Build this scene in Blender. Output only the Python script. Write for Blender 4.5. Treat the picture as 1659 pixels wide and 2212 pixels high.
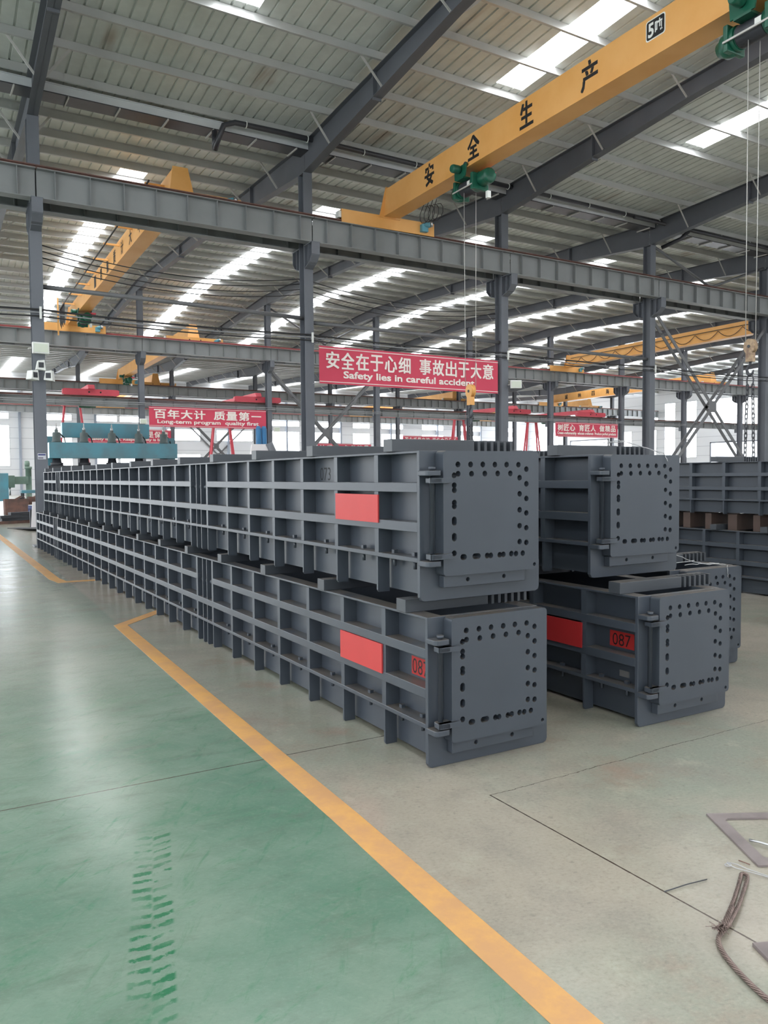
import bpy, bmesh, math, random
from mathutils import Vector, Matrix
from mathutils.geometry import tessellate_polygon
random.seed(7)
for o in list(bpy.data.objects):
    bpy.data.objects.remove(o)
SC = bpy.context.scene
COL = SC.collection
rad = math.radians

# ------------------------------------------------------------------ camera
TH, PH, RO, FPX = 0.5458410, 0.0452991, -0.0083444, 1731.25
_f = Vector((math.sin(TH)*math.cos(PH), math.cos(TH)*math.cos(PH), -math.sin(PH)))
_r = Vector((math.cos(TH), -math.sin(TH), 0.0))
_u = _r.cross(_f)
CR = _r*math.cos(RO) + _u*math.sin(RO)
CU = -_r*math.sin(RO) + _u*math.cos(RO)
CAM = Vector((0, 0, 1.6))
cd = bpy.data.cameras.new('camera')
cd.sensor_fit = 'HORIZONTAL'
cd.sensor_width = 36.0
cd.lens = 36.0*FPX/1659.0
cd.clip_end = 400
cam = bpy.data.objects.new('camera', cd)
COL.objects.link(cam)
M = Matrix.Identity(4)
for i in range(3):
    M[i][0], M[i][1], M[i][2], M[i][3] = CR[i], CU[i], -_f[i], CAM[i]
cam.matrix_world = M
SC.camera = cam

# ------------------------------------------------------------------ world, daylight, exposure
SKY_STRENGTH = 0.95
SKYLIGHT_EMIT = 3.7
WINDOW_EMIT = 3.5
EXPOSURE = 1.72
w = bpy.data.worlds.new('overcast_sky')
SC.world = w
w.use_nodes = True
bg = w.node_tree.nodes['Background']
bg.inputs[0].default_value = (0.93, 0.97, 1.0, 1)
bg.inputs[1].default_value = SKY_STRENGTH
SC.view_settings.view_transform = 'Standard'
SC.view_settings.look = 'None'
SC.view_settings.gamma = 1.0
SC.view_settings.use_curve_mapping = False
SC.view_settings.exposure = EXPOSURE
SC.cycles.max_bounces = 6
SC.cycles.diffuse_bounces = 4
SC.cycles.use_adaptive_sampling = True
SC.cycles.adaptive_threshold = 0.04
SC.cycles.adaptive_min_samples = 16
SC.cycles.sample_clamp_indirect = 8.0

# ------------------------------------------------------------------ building grid
X0, Y1, SPAN, SK, BAY = 2.93751, 20.43586, 21.195, 0.042159, 7.0
TILT = -math.atan(SK)
def BW(bx, y, z=0.0):
    return Vector((X0 + bx + SK*y, Y1 + y, z))
def px(P):
    d = Vector(P) - CAM
    z = d.dot(_f)
    if z < 0.05:
        return None
    return (829.5 + FPX*d.dot(CR)/z, 1106 - FPX*d.dot(CU)/z)
def in_view(pts, m=260):
    q = [px(p) for p in pts]
    q = [a for a in q if a]
    if not q:
        return False
    xs = [a[0] for a in q]; ys = [a[1] for a in q]
    return max(xs) > -m and min(xs) < 1659+m and max(ys) > -m and min(ys) < 2212+m
ORD = 'first second third fourth fifth sixth seventh eighth ninth tenth eleventh twelfth thirteenth fourteenth fifteenth sixteenth seventeenth eighteenth nineteenth twentieth'.split()
ORD += ['twenty-first', 'twenty-second', 'twenty-third', 'twenty-fourth', 'twenty-fifth', 'twenty-sixth']

# ------------------------------------------------------------------ mesh builder
class MB:
    def __init__(s):
        s.v = []; s.f = []; s.sm = []
    def add(s, vs, fs, smooth=False):
        n = len(s.v)
        s.v += [tuple(p) for p in vs]
        s.f += [tuple(n+i for i in f) for f in fs]
        s.sm += ([smooth]*len(fs)) if isinstance(smooth, bool) else smooth
        return s
    def box(s, x0, x1, y0, y1, z0, z1):
        return s.prism([(x0, y0, z0), (x1, y0, z0), (x1, y1, z0), (x0, y1, z0)], (0, 0, z1-z0))
    def prism(s, poly, d):
        n = len(poly); d = Vector(d)
        a = [Vector(p) for p in poly]
        vs = a + [p+d for p in a]
        fs = [tuple(range(n))[::-1], tuple(range(n, 2*n))] + [(i, (i+1) % n, n+(i+1) % n, n+i) for i in range(n)]
        return s.add(vs, fs)
    def bar(s, p, q, w, h, up=(0, 0, 1)):
        p, q = Vector(p), Vector(q)
        t = (q-p).normalized()
        a = t.cross(Vector(up))
        if a.length < 1e-4:
            a = t.cross(Vector((1, 0, 0)))
        a.normalize(); b = a.cross(t)
        a *= w/2; b *= h/2
        return s.prism([p-a-b, p+a-b, p+a+b, p-a+b], q-p)
    def tube(s, pts, r, n=10, closed=False):
        pts = [Vector(p) for p in pts]
        m = len(pts)
        rr = r if isinstance(r, (list, tuple)) else [r]*m
        vs = []; fs = []; sm = []
        ref = None
        for i in range(m):
            if closed:
                t = pts[(i+1) % m] - pts[i-1]
            else:
                t = pts[min(i+1, m-1)] - pts[max(i-1, 0)]
            t.normalize()
            if ref is None:
                ref = t.orthogonal().normalized()
            else:
                ref = (ref - t*ref.dot(t)).normalized()
            b = t.cross(ref)
            for k in range(n):
                a = 2*math.pi*k/n
                vs.append(pts[i] + (ref*math.cos(a) + b*math.sin(a))*rr[i])
        for i in range(m if closed else m-1):
            j = (i+1) % m
            for k in range(n):
                fs.append((i*n+k, i*n+(k+1) % n, j*n+(k+1) % n, j*n+k)); sm.append(True)
        if not closed:
            fs.append(tuple(range(n))[::-1]); fs.append(tuple(range((m-1)*n, m*n))); sm += [False, False]
        return s.add(vs, fs, sm)
    def cyl(s, p, q, r, n=20):
        return s.tube([p, q], r, n)
    def lathe(s, p, axis, prof, n=24):
        """prof: list of (distance along axis, radius)"""
        p = Vector(p); t = Vector(axis).normalized()
        ref = t.orthogonal().normalized(); b = t.cross(ref)
        vs = []; fs = []; sm = []
        m = len(prof)
        for d, r in prof:
            for k in range(n):
                a = 2*math.pi*k/n
                vs.append(p + t*d + (ref*math.cos(a)+b*math.sin(a))*r)
        for i in range(m-1):
            flat = abs(prof[i][0]-prof[i+1][0]) < 1e-6
            for k in range(n):
                fs.append((i*n+k, i*n+(k+1) % n, (i+1)*n+(k+1) % n, (i+1)*n+k)); sm.append(not flat)
        fs.append(tuple(range(n))[::-1]); fs.append(tuple(range((m-1)*n, m*n))); sm += [False, False]
        return s.add(vs, fs, sm)
    def plate(s, outer, holes, fn, d0, d1):
        """2-D outline with holes; fn(a, b, d) -> 3-D point; between depths d0 and d1"""
        loops = [outer]+holes
        flat = [p for L in loops for p in L]
        tris = tessellate_polygon([[Vector((p[0], p[1], 0)) for p in L] for L in loops])
        n = len(flat)
        vs = [fn(p[0], p[1], d0) for p in flat] + [fn(p[0], p[1], d1) for p in flat]
        fs = [tuple(t) for t in tris] + [tuple(n+i for i in t)[::-1] for t in tris]
        k = 0
        for L in loops:
            m = len(L)
            for i in range(m):
                fs.append((k+i, k+(i+1) % m, n+k+(i+1) % m, n+k+i))
            k += m
        return s.add(vs, fs)
    def mesh(s, name, mat=None, bevel=None):
        me = bpy.data.meshes.new(name)
        me.from_pydata(s.v, [], s.f)
        me.polygons.foreach_set('use_smooth', s.sm)
        bm = bmesh.new(); bm.from_mesh(me)
        bmesh.ops.recalc_face_normals(bm, faces=bm.faces)
        bm.to_mesh(me); bm.free()
        me.update()
        if mat:
            me.materials.append(mat)
        return me
    def build(s, name, mat, parent=None, loc=(0, 0, 0), rz=0.0, bevel=0):
        return put(name, s.mesh(name, mat), parent, loc, rz, bevel)

def put(name, me, parent=None, loc=(0, 0, 0), rz=0.0, bevel=0):
    o = bpy.data.objects.new(name, me)
    COL.objects.link(o)
    o.location = loc
    o.rotation_euler = (0, 0, rz)
    if parent:
        o.parent = parent
    if bevel:
        md = o.modifiers.new('edge', 'BEVEL')
        md.width = bevel; md.segments = 2; md.limit_method = 'ANGLE'; md.angle_limit = rad(40)
    return o
def tag(o, label, cat, group=None):
    o['label'] = label; o['category'] = cat
    if group:
        o['group'] = group
    return o
def thing(name, label, cat, loc=(0, 0, 0), rz=0.0, group=None):
    o = bpy.data.objects.new(name, None)
    COL.objects.link(o)
    o.empty_display_size = 0.2
    o.location = loc; o.rotation_euler = (0, 0, rz)
    return tag(o, label, cat, group)
def struct(o):
    o['kind'] = 'structure'
    return o
def dup(root, loc, rz=None, label=None):
    r = root.copy(); COL.objects.link(r); r.location = loc
    if rz is not None:
        r.rotation_euler = (0, 0, rz)
    if label:
        r['label'] = label
    for ch in list(root.children):
        c = ch.copy(); COL.objects.link(c); c.parent = r
        for g in ch.children:
            d = g.copy(); COL.objects.link(d); d.parent = c
    return r

def circle(cx, cy, r, n=14):
    return [(cx+r*math.cos(2*math.pi*i/n), cy+r*math.sin(2*math.pi*i/n)) for i in range(n)]
def capsule(p, q, r, n=8):
    a = math.atan2(q[1]-p[1], q[0]-p[0])
    o = [(q[0]+r*math.cos(a-math.pi/2+math.pi*i/n), q[1]+r*math.sin(a-math.pi/2+math.pi*i/n)) for i in range(n+1)]
    return o + [(p[0]+r*math.cos(a+math.pi/2+math.pi*i/n), p[1]+r*math.sin(a+math.pi/2+math.pi*i/n)) for i in range(n+1)]
def peanut(p, q, r, n=9):
    d = math.dist(p, q); a = math.atan2(q[1]-p[1], q[0]-p[0])
    h = math.acos(min(0.98, d/2/r))
    o = [(q[0]+r*math.cos(a-math.pi+h+(2*math.pi-2*h)*i/n), q[1]+r*math.sin(a-math.pi+h+(2*math.pi-2*h)*i/n)) for i in range(n+1)]
    return o[1:-1] + [(p[0]+r*math.cos(a+h+(2*math.pi-2*h)*i/n), p[1]+r*math.sin(a+h+(2*math.pi-2*h)*i/n)) for i in range(n+1)]
def rrect(x0, x1, y0, y1, r, n=5, corners='abcd'):
    """rounded rectangle, corners a=bl b=br c=tr d=tl"""
    o = []
    for c, cx, cy, sx, sy, a0 in (('a', x0, y0, 1, 1, 180), ('b', x1, y0, -1, 1, 270), ('c', x1, y1, -1, -1, 0), ('d', x0, y1, 1, -1, 90)):
        if c in corners:
            o += [(cx+sx*r+r*math.cos(rad(a0+90*i/n)), cy+sy*r+r*math.sin(rad(a0+90*i/n))) for i in range(n+1)]
        else:
            o.append((cx, cy))
    return o

# ------------------------------------------------------------------ materials
def lin(c):
    return tuple(((v/255)/12.92 if v/255 <= 0.04045 else ((v/255+0.055)/1.055)**2.4) for v in c)+(1,)
class Mat:
    def __init__(s, name):
        s.m = bpy.data.materials.new(name); s.m.use_nodes = True
        s.t = s.m.node_tree; s.t.nodes.clear()
        s.out = s.t.nodes.new('ShaderNodeOutputMaterial')
        s.b = s.t.nodes.new('ShaderNodeBsdfPrincipled')
        s.t.links.new(s.b.outputs[0], s.out.inputs[0])
        g = s.t.nodes.new('ShaderNodeNewGeometry'); s.pos = g.outputs['Position']; s.nrm = g.outputs['Normal']
        s.obj = s.t.nodes.new('ShaderNodeTexCoord').outputs['Object']
    def set(s, k, v):
        i = s.b.inputs[k]
        if hasattr(v, 'is_linked') or hasattr(v, 'links'):
            s.t.links.new(v, i)
        else:
            i.default_value = v
    def _in(s, i, v):
        if hasattr(v, 'links'):
            s.t.links.new(v, i)
        elif v is not None:
            i.default_value = v
    def math(s, op, a, b=None, clamp=False):
        n = s.t.nodes.new('ShaderNodeMath'); n.operation = op; n.use_clamp = clamp
        s._in(n.inputs[0], a); s._in(n.inputs[1], b)
        return n.outputs[0]
    def xyz(s, v):
        n = s.t.nodes.new('ShaderNodeSeparateXYZ'); s._in(n.inputs[0], v)
        return n.outputs
    def scale(s, v, k):
        n = s.t.nodes.new('ShaderNodeVectorMath'); n.operation = 'MULTIPLY'
        s._in(n.inputs[0], v); n.inputs[1].default_value = k
        return n.outputs[0]
    def rot(s, v, a):
        n = s.t.nodes.new('ShaderNodeVectorRotate'); n.rotation_type = 'Z_AXIS'
        s._in(n.inputs['Vector'], v); n.inputs['Angle'].default_value = a
        return n.outputs[0]
    def noise(s, v, sc, det=4, rough=0.55, dist=0.0):
        n = s.t.nodes.new('ShaderNodeTexNoise')
        s._in(n.inputs['Vector'], v); n.inputs['Scale'].default_value = sc; n.inputs['Detail'].default_value = det
        n.inputs['Roughness'].default_value = rough; n.inputs['Distortion'].default_value = dist
        return n.outputs[0]
    def ramp(s, f, lo, hi):
        n = s.t.nodes.new('ShaderNodeMapRange'); s._in(n.inputs[0], f)
        n.inputs[1].default_value = lo; n.inputs[2].default_value = hi; n.clamp = True
        n.interpolation_type = 'SMOOTHSTEP'
        return n.outputs[0]
    def mix(s, f, a, b):
        n = s.t.nodes.new('ShaderNodeMix'); n.data_type = 'RGBA'
        s._in(n.inputs[0], f); s._in(n.inputs[6], a); s._in(n.inputs[7], b)
        return n.outputs[2]
    def bump(s, h, strength=0.2, dist=0.01):
        n = s.t.nodes.new('ShaderNodeBump'); n.inputs['Strength'].default_value = strength; n.inputs['Distance'].default_value = dist
        s.t.links.new(h, n.inputs['Height']); s.t.links.new(n.outputs[0], s.b.inputs['Normal'])

def paint(name, c, rough=0.5, var=0.18, sc=3.0, metal=0.0, c2=None, dust=None, spec=0.5, coord='obj'):
    m = Mat(name)
    p = m.obj if coord == 'obj' else m.pos
    a = lin(c); b = lin(c2) if c2 else tuple(v*(1-var) for v in a[:3])+(1,)
    f = m.ramp(m.noise(p, sc, 5), 0.35, 0.7)
    col = m.mix(f, a, b)
    if dust:
        up = m.ramp(m.xyz(m.nrm)[2], 0.6, 0.9)
        k = m.math('MULTIPLY', up, m.ramp(m.noise(m.pos, 5, 5), 0.25, 0.6))
        col = m.mix(k, col, lin(dust))
    m.set('Base Color', col)
    m.set('Roughness', rough); m.set('Metallic', metal); m.set('Specular IOR Level', spec)
    return m.m
def emitter(name, c, e, base=(235, 238, 240)):
    m = Mat(name)
    m.set('Base Color', lin(base)); m.set('Roughness', 0.4)
    m.set('Emission Color', lin(c)); m.set('Emission Strength', e)
    return m.m

MOULD = paint('mould_paint', (64, 70, 79), 0.36, 0.10, 2.2, dust=(88, 82, 77))
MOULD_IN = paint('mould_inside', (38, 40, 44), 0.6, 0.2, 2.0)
SPACER = paint('spacer_paint', (64, 68, 74), 0.42, 0.1, 4, dust=(86, 81, 77))
RED_PLATE = paint('red_plate', (192, 62, 62), 0.5, 0.05)
RED_DEEP = paint('red_plate_deep', (164, 38, 40), 0.5, 0.05)
RED_PATCH = paint('red_stencil_patch', (172, 42, 40), 0.55, 0.2, 12)
BLACK_INK = paint('black_stencil', (22, 23, 26), 0.6, 0.1)
STEEL_GREY = paint('frame_paint', (106, 110, 118), 0.5, 0.12, 1.2, coord='pos')
STEEL_DARK = paint('rafter_paint', (92, 95, 102), 0.5, 0.12, 1.2, coord='pos')
BEAM_GREY = paint('runway_paint', (136, 139, 140), 0.5, 0.12, 1.0, coord='pos')
BRACE_GREY = paint('brace_galvanised', (196, 194, 190), 0.45, 0.1, 2, metal=0.2)
RAIL_RUST = paint('rail_rust', (112, 78, 70), 0.7, 0.3, 3, c2=(92, 66, 60))
RAIL_RED = paint('rail_red', (176, 92, 92), 0.6, 0.2, 3)
PURLIN = paint('purlin_galvanised', (194, 195, 194), 0.36, 0.12, 0.8, metal=0.25, coord='pos')
GUTTER = paint('gutter_galvanised', (214, 217, 220), 0.3, 0.1, 1.5, metal=0.15)
PIPE_DARK = paint('pipe_dark', (58, 58, 64), 0.35, 0.15, 3)
PIPE_MID = paint('pipe_grey', (112, 113, 116), 0.45, 0.15, 3)
CABLE = paint('cable_black', (40, 40, 43), 0.5, 0.1)
CABLE_PALE = paint('cable_pale', (150, 152, 155), 0.45, 0.1)
YELLOW = paint('crane_yellow', (234, 176, 104), 0.45, 0.06, 1.0, c2=(226, 164, 88))
HOIST_GREEN = paint('hoist_green', (26, 92, 72), 0.35, 0.2, 6)
RED = paint('gantry_red', (204, 76, 90), 0.5, 0.12, 2)
PRESS_CYL = paint('press_cylinder', (92, 104, 104), 0.45, 0.2, 5)
TEAL = paint('press_teal', (92, 156, 174), 0.4, 0.16, 1.2, c2=(100, 136, 146))
MACHINE_GREEN = paint('machine_green', (124, 146, 132), 0.5, 0.15, 4)
WHITE = paint('white_enamel', (232, 234, 230), 0.45, 0.05)
CHROME = paint('bright_steel', (190, 190, 192), 0.3, 0.1, 4, metal=0.8)
DARK_STEEL = paint('dark_steel', (62, 64, 70), 0.5, 0.2, 4)
BLOCK_BROWN = paint('block_brown', (78, 62, 56), 0.7, 0.2, 4)
BROWN_STEEL = paint('brown_steel', (120, 88, 78), 0.7, 0.25, 4, c2=(92, 74, 70))
MAUVE_STEEL = paint('cut_steel', (132, 122, 121), 0.55, 0.15, 6, c2=(114, 104, 104))
ROPE = paint('rope_steel', (136, 118, 112), 0.34, 0.3, 30, metal=0.55)
WIRE = paint('tie_wire', (178, 178, 180), 0.4, 0.1, 9, metal=0.4)
BANNER = paint('banner_red', (214, 74, 98), 0.7, 0.06, 0.6)
BANNER_TEXT = paint('banner_white', (246, 236, 230), 0.7, 0.03)
BLUE = paint('tank_blue', (52, 118, 168), 0.45, 0.1)
CLOTH = paint('floor_paint_white', (226, 222, 224), 0.6, 0.06, 2)
SKYLIGHT = emitter('skylight_panel', (250, 252, 255), SKYLIGHT_EMIT)
WINDOW = emitter('window_daylight', (244, 249, 255), WINDOW_EMIT)

# roof sheet with rust brown run-off streaks along the slope
m = Mat('roof_sheet')
s1 = m.noise(m.scale(m.pos, (1.0, 0.06, 1.0)), 1.1, 4, 0.6)
s2 = m.noise(m.pos, 0.35, 3)
k = m.math('MULTIPLY', m.ramp(s1, 0.55, 0.75), m.ramp(s2, 0.45, 0.65))
m.set('Base Color', m.mix(k, m.mix(m.ramp(m.noise(m.pos, 2.0, 4), 0.3, 0.7), lin((222, 226, 222)), lin((210, 214, 210))), lin((160, 136, 116))))
m.set('Roughness', 0.42); m.set('Metallic', 0.1)
ROOF = m.m

# white ribbed wall cladding
m = Mat('wall_cladding')
z = m.xyz(m.pos)[2]
lines = m.ramp(m.math('ABSOLUTE', m.math('SUBTRACT', m.math('FRACT', m.math('MULTIPLY', z, 1.0)), 0.5)), 0.0, 0.05)
m.set('Base Color', m.mix(lines, lin((178, 181, 188)), lin((214, 216, 220))))
m.set('Roughness', 0.5)
CLAD = m.m

# floor: worn green paint in the aisle, grey green concrete elsewhere, fine joints
m = Mat('floor_concrete')
P = m.xyz(m.pos)
n_big = m.noise(m.pos, 0.55, 5, 0.6)
n_mid = m.noise(m.pos, 2.6, 6, 0.62)
n_scr = m.noise(m.scale(m.rot(m.pos, rad(35)), (9.0, 1.4, 1.0)), 2.2, 6, 0.7, 0.6)
n_fine = m.noise(m.pos, 22, 5, 0.6)
conc = m.mix(m.ramp(n_big, 0.4, 0.6), lin((158, 150, 137)), lin((140, 144, 131)))
conc = m.mix(m.math('MULTIPLY', m.ramp(n_mid, 0.4, 0.75), 0.7), conc, lin((138, 132, 122)))
conc = m.mix(m.math('MULTIPLY', m.ramp(m.noise(m.pos, 1.1, 6, 0.65), 0.5, 0.72), 0.7), conc, lin((146, 122, 108)))
conc = m.mix(m.math('MULTIPLY', m.ramp(m.noise(m.pos, 3.7, 8, 0.7), 0.52, 0.75), 0.5), conc, lin((172, 170, 154)))
conc = m.mix(m.math('MULTIPLY', m.ramp(m.noise(m.pos, 6.0, 8, 0.75, 0.5), 0.58, 0.8), 0.5), conc, lin((118, 110, 100)))
conc = m.mix(m.math('MULTIPLY', m.ramp(n_fine, 0.58, 0.75), 0.45), conc, lin((112, 108, 100)))
grn = m.mix(m.ramp(m.noise(m.pos, 0.9, 5, 0.6), 0.35, 0.65), lin((120, 140, 125)), lin((92, 122, 105)))
grn = m.mix(m.math('MULTIPLY', m.ramp(n_scr, 0.54, 0.78), 0.6), grn, lin((52, 112, 80)))
grn = m.mix(m.math('MULTIPLY', m.ramp(m.noise(m.scale(m.rot(m.pos, rad(-28)), (8, 1.5, 1)), 1.7, 8, 0.7), 0.5, 0.85), 0.5), grn, lin((136, 152, 138)))
grn = m.mix(m.math('MULTIPLY', m.ramp(m.noise(m.scale(m.rot(m.pos, rad(6)), (1.0, 2.4, 1)), 2.4, 8, 0.72, 0.3), 0.48, 0.72), 0.55), grn, lin((92, 106, 94)))
grn = m.mix(m.math('MULTIPLY', m.ramp(m.noise(m.scale(m.rot(m.pos, rad(-20)), (1.0, 3.0, 1)), 3.6, 8, 0.72, 0.3), 0.54, 0.74), 0.6), grn, lin((50, 116, 80)))
# scuffed wheel track: fresher green dabs in two staggered files, broken up by noise
grn = m.mix(m.math('MULTIPLY', m.ramp(m.noise(m.scale(m.rot(m.pos, rad(8)), (1.2, 5.0, 1)), 1.5, 8, 0.72, 0.4), 0.5, 0.8), 0.6), grn, lin((84, 104, 90)))
grn = m.mix(m.math('MULTIPLY', m.ramp(m.noise(m.scale(m.rot(m.pos, rad(-12)), (1.0, 2.6, 1)), 1.0, 8, 0.74, 0.3), 0.52, 0.8), 0.55), grn, lin((46, 124, 84)))
trx = m.math('SUBTRACT', P[0], m.math('ADD', m.math('MULTIPLY', P[1], 0.275), -0.045))
n_dab = m.math('MULTIPLY', m.math('SUBTRACT', m.noise(m.pos, 11, 6, 0.65), 0.5), 7.0)
for off, ph, tilt in ((-0.04, 0.0, 20.0), (0.04, 2.2, -16.0)):
    tx = m.math('SUBTRACT', trx, off)
    sn = m.math('SINE', m.math('ADD', m.math('ADD', m.math('MULTIPLY', P[1], 98.0), ph), m.math('MULTIPLY', tx, tilt)))
    dab = m.ramp(m.math('ADD', sn, n_dab), 0.1, 0.8)
    trk = m.math('MULTIPLY', m.math('MULTIPLY', m.math('SUBTRACT', 1.0, m.ramp(m.math('ABSOLUTE', tx), 0.03, 0.045)), dab), m.math('SUBTRACT', 1.0, m.ramp(P[1], 3.45, 3.7)))
    trk = m.math('MULTIPLY', trk, m.ramp(m.noise(m.pos, 3.2, 4), 0.34, 0.56))
    grn = m.mix(m.math('MULTIPLY', trk, 0.9), grn, lin((32, 104, 70)))
speck = m.noise(m.scale(m.rot(m.pos, rad(20)), (1.0, 1.4, 1)), 48, 8, 0.75)
grn = m.mix(m.math('MULTIPLY', m.ramp(speck, 0.5, 0.85), 0.5), grn, lin((78, 96, 84)))
grn = m.mix(m.math('MULTIPLY', m.ramp(speck, 0.5, 0.2), 0.4), grn, lin((142, 158, 144)))
conc = m.mix(m.math('MULTIPLY', m.ramp(speck, 0.48, 0.75), 0.5), conc, lin((112, 104, 94)))
conc = m.mix(m.math('MULTIPLY', m.ramp(speck, 0.5, 0.2), 0.35), conc, lin((190, 182, 168)))
edge = m.math('SUBTRACT', P[0], m.math('ADD', m.math('MULTIPLY', P[1], 0.052), 1.56))
ingreen = m.math('SUBTRACT', 1.0, m.ramp(edge, -0.03, 0.03))
fade = m.math('SUBTRACT', 1.0, m.math('MULTIPLY', m.ramp(m.math('ADD', P[1], m.math('MULTIPLY', n_big, 3.0)), 5.0, 11.0), 0.62))
col = m.mix(m.math('MULTIPLY', ingreen, fade), conc, grn)
xj = m.math('ABSOLUTE', m.math('SUBTRACT', m.math('SUBTRACT', P[0], m.math('MULTIPLY', P[1], 0.022)), 2.42))
xj = m.math('ADD', xj, m.math('GREATER_THAN', P[1], 3.1))
yj = m.math('ADD', m.math('ABSOLUTE', m.math('SUBTRACT', P[1], m.math('SUBTRACT', 4.22, m.math('MULTIPLY', P[0], 0.022)))), m.math('GREATER_THAN', P[0], 3.4))
zj = m.math('ADD', m.math('SUBTRACT', P[1], 3.095), m.math('MULTIPLY', m.math('SUBTRACT', m.noise(m.pos, 5, 6, 0.65), 0.5), 0.06))
zj = m.math('ADD', m.math('ADD', m.math('ABSOLUTE', zj), 0.0022), m.math('LESS_THAN', P[0], 2.49))
dj = m.math('MINIMUM', m.math('MINIMUM', xj, yj), zj)
dj = m.math('ADD', dj, m.math('MULTIPLY', m.math('SUBTRACT', n_fine, 0.5), 0.006))
col = m.mix(m.math('SUBTRACT', 1.0, m.ramp(dj, 0.0025, 0.0055)), col, lin((70, 58, 50)))
m.set('Base Color', col)
m.set('Roughness', m.math('ADD', 0.14, m.math('MULTIPLY', n_mid, 0.16)))
m.bump(speck, 0.05, 0.002)
FLOOR = m.m

# worn yellow line paint
m = Mat('line_yellow')
f = m.ramp(m.noise(m.pos, 3.5, 7, 0.7), 0.35, 0.62)
m.set('Base Color', m.mix(f, lin((206, 156, 92)), lin((190, 144, 98))))
m.set('Roughness', 0.45)
LINE = m.m

# ------------------------------------------------------------------ lettering
_tc = {}
def text_data(body, bold=0.0):
    k = (body, bold)
    if k not in _tc:
        cu = bpy.data.curves.new('lettering', 'FONT')
        cu.body = body; cu.size = 1.0; cu.offset = bold; cu.resolution_u = 3
        ob = bpy.data.objects.new('lettering', cu); COL.objects.link(ob)
        dg = bpy.context.evaluated_depsgraph_get()
        me = bpy.data.meshes.new_from_object(ob.evaluated_get(dg))
        vs = [v.co.copy() for v in me.vertices]; fs = [tuple(p.vertices) for p in me.polygons]
        bpy.data.objects.remove(ob); bpy.data.curves.remove(cu); bpy.data.meshes.remove(me)
        _tc[k] = (vs, fs)
    return _tc[k]
def lettering(body, parent, origin, ex, ey, wid, hei, mat, bold=0.0, name='lettering', th=0.002, fat=0.0):
    """text filling a box wid x hei whose lower corner is origin; ex reading direction, ey up (in the parent's frame)"""
    vs, fs = text_data(body, bold)
    xs = [v.x for v in vs]; ys = [v.y for v in vs]
    x0, x1, y0, y1 = min(xs), max(xs), min(ys), max(ys)
    ex, ey, o = Vector(ex).normalized(), Vector(ey).normalized(), Vector(origin)
    nz = ex.cross(ey)
    mb = MB()
    for i, (a, b) in enumerate(((0, 0), (1, .6), (-1, .6), (1, -.6), (-1, -.6)) if fat else ((0, 0),)):
        q = o + ex*a*fat + ey*b*fat + nz*(th+.0002*i)
        mb.add([q + ex*((v.x-x0)/(x1-x0)*wid) + ey*((v.y-y0)/(y1-y0)*hei) for v in vs], fs)
    return mb.build(name, mat, parent)

# ------------------------------------------------------------------ setting: floor, floor lines, roof, walls
XE = 74.74            # end wall
YB = 84.5             # back wall
XL = -14.0
o = struct(MB().box(XL-16, XE+0.3, -24, YB+0.3, -0.3, 0).build('floor', FLOOR))

def strip(name, pts, wl):
    """flat painted line along pts, width wl"""
    mb = MB(); L = []; R = []
    n = len(pts)
    for i, p in enumerate(pts):
        p = Vector((p[0], p[1], 0))
        d0 = (p-Vector((*pts[i-1], 0))).normalized() if i else None
        d1 = (Vector((*pts[i+1], 0))-p).normalized() if i < n-1 else None
        d = ((d0 or d1)+(d1 or d0)).normalized()
        nn = Vector((-d.y, d.x, 0)); k = 1/max(0.4, nn.dot(Vector((-(d1 or d0).y, (d1 or d0).x, 0))))
        L.append(p+nn*wl/2*k); R.append(p-nn*wl/2*k)
    vs = [v+Vector((0, 0, 0.0004)) for v in L+R] + [v+Vector((0, 0, 0.0025)) for v in L+R]
    fs = []
    for i in range(n-1):
        fs += [(2*n+i, 2*n+i+1, 3*n+i+1, 3*n+i), (i, i+1, n+i+1, n+i), (i, i+1, 2*n+i+1, 2*n+i), (n+i, n+i+1, 3*n+i+1, 3*n+i)]
    fs += [(0, n, 3*n, 2*n), (n-1, 2*n-1, 4*n-1, 3*n-1)]
    return struct(mb.add(vs, fs).build(name, LINE))
strip('trim_1', [(1.46, -1.0), (1.645, 1.65), (1.752, 3.25), (2.03, 8.87), (2.70, 9.62)], 0.135)
strip('trim_2', [(2.55, 30.0), (2.10, 13.6), (2.14, 13.1), (2.95, 13.05)], 0.16)

SLOPE = 0.0425
def zsheet(y):        # underside of the roof sheet; valleys at row 1 (y=0) and row 3 (y=2 spans)
    t = abs(((y + SPAN) % (2*SPAN)) - SPAN)
    return 10.95 + SLOPE*t
ceil = bpy.data.objects.new('ceiling', None); COL.objects.link(ceil); struct(ceil)
ceil['label'] = 'ribbed metal roof over grey purlins with rows of bright skylight panels'
K0, K1 = -2, 10
def sheet(bx0, bx1, ya, yb):
    """ribbed roof sheet between building x bx0..bx1 and rows ya..yb"""
    prof = []
    n = max(1, round((bx1-bx0)/0.3)); st = (bx1-bx0)/n
    for i in range(n):
        a = bx0+i*st
        prof += [(a, 0), (a+st-0.055, 0), (a+st-0.045, 0.035), (a+st-0.01, 0.035)]
    prof.append((bx1, 0))
    mb = MB(); k = len(prof)
    vs = [BW(x, ya, zsheet(ya)+h) for x, h in prof]+[BW(x, yb, zsheet(yb)+h) for x, h in prof]
    vs += [v+Vector((0, 0, 0.012)) for v in vs]
    fs = [(i, i+1, k+i+1, k+i) for i in range(k-1)]+[(2*k+i, 3*k+i, 3*k+i+1, 2*k+i+1) for i in range(k-1)]
    fs += [(0, k, 3*k, 2*k), (k-1, 2*k-1, 4*k-1, 3*k-1)]
    return mb.add(vs, fs).build('roof_sheet', ROOF, ceil)
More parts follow.
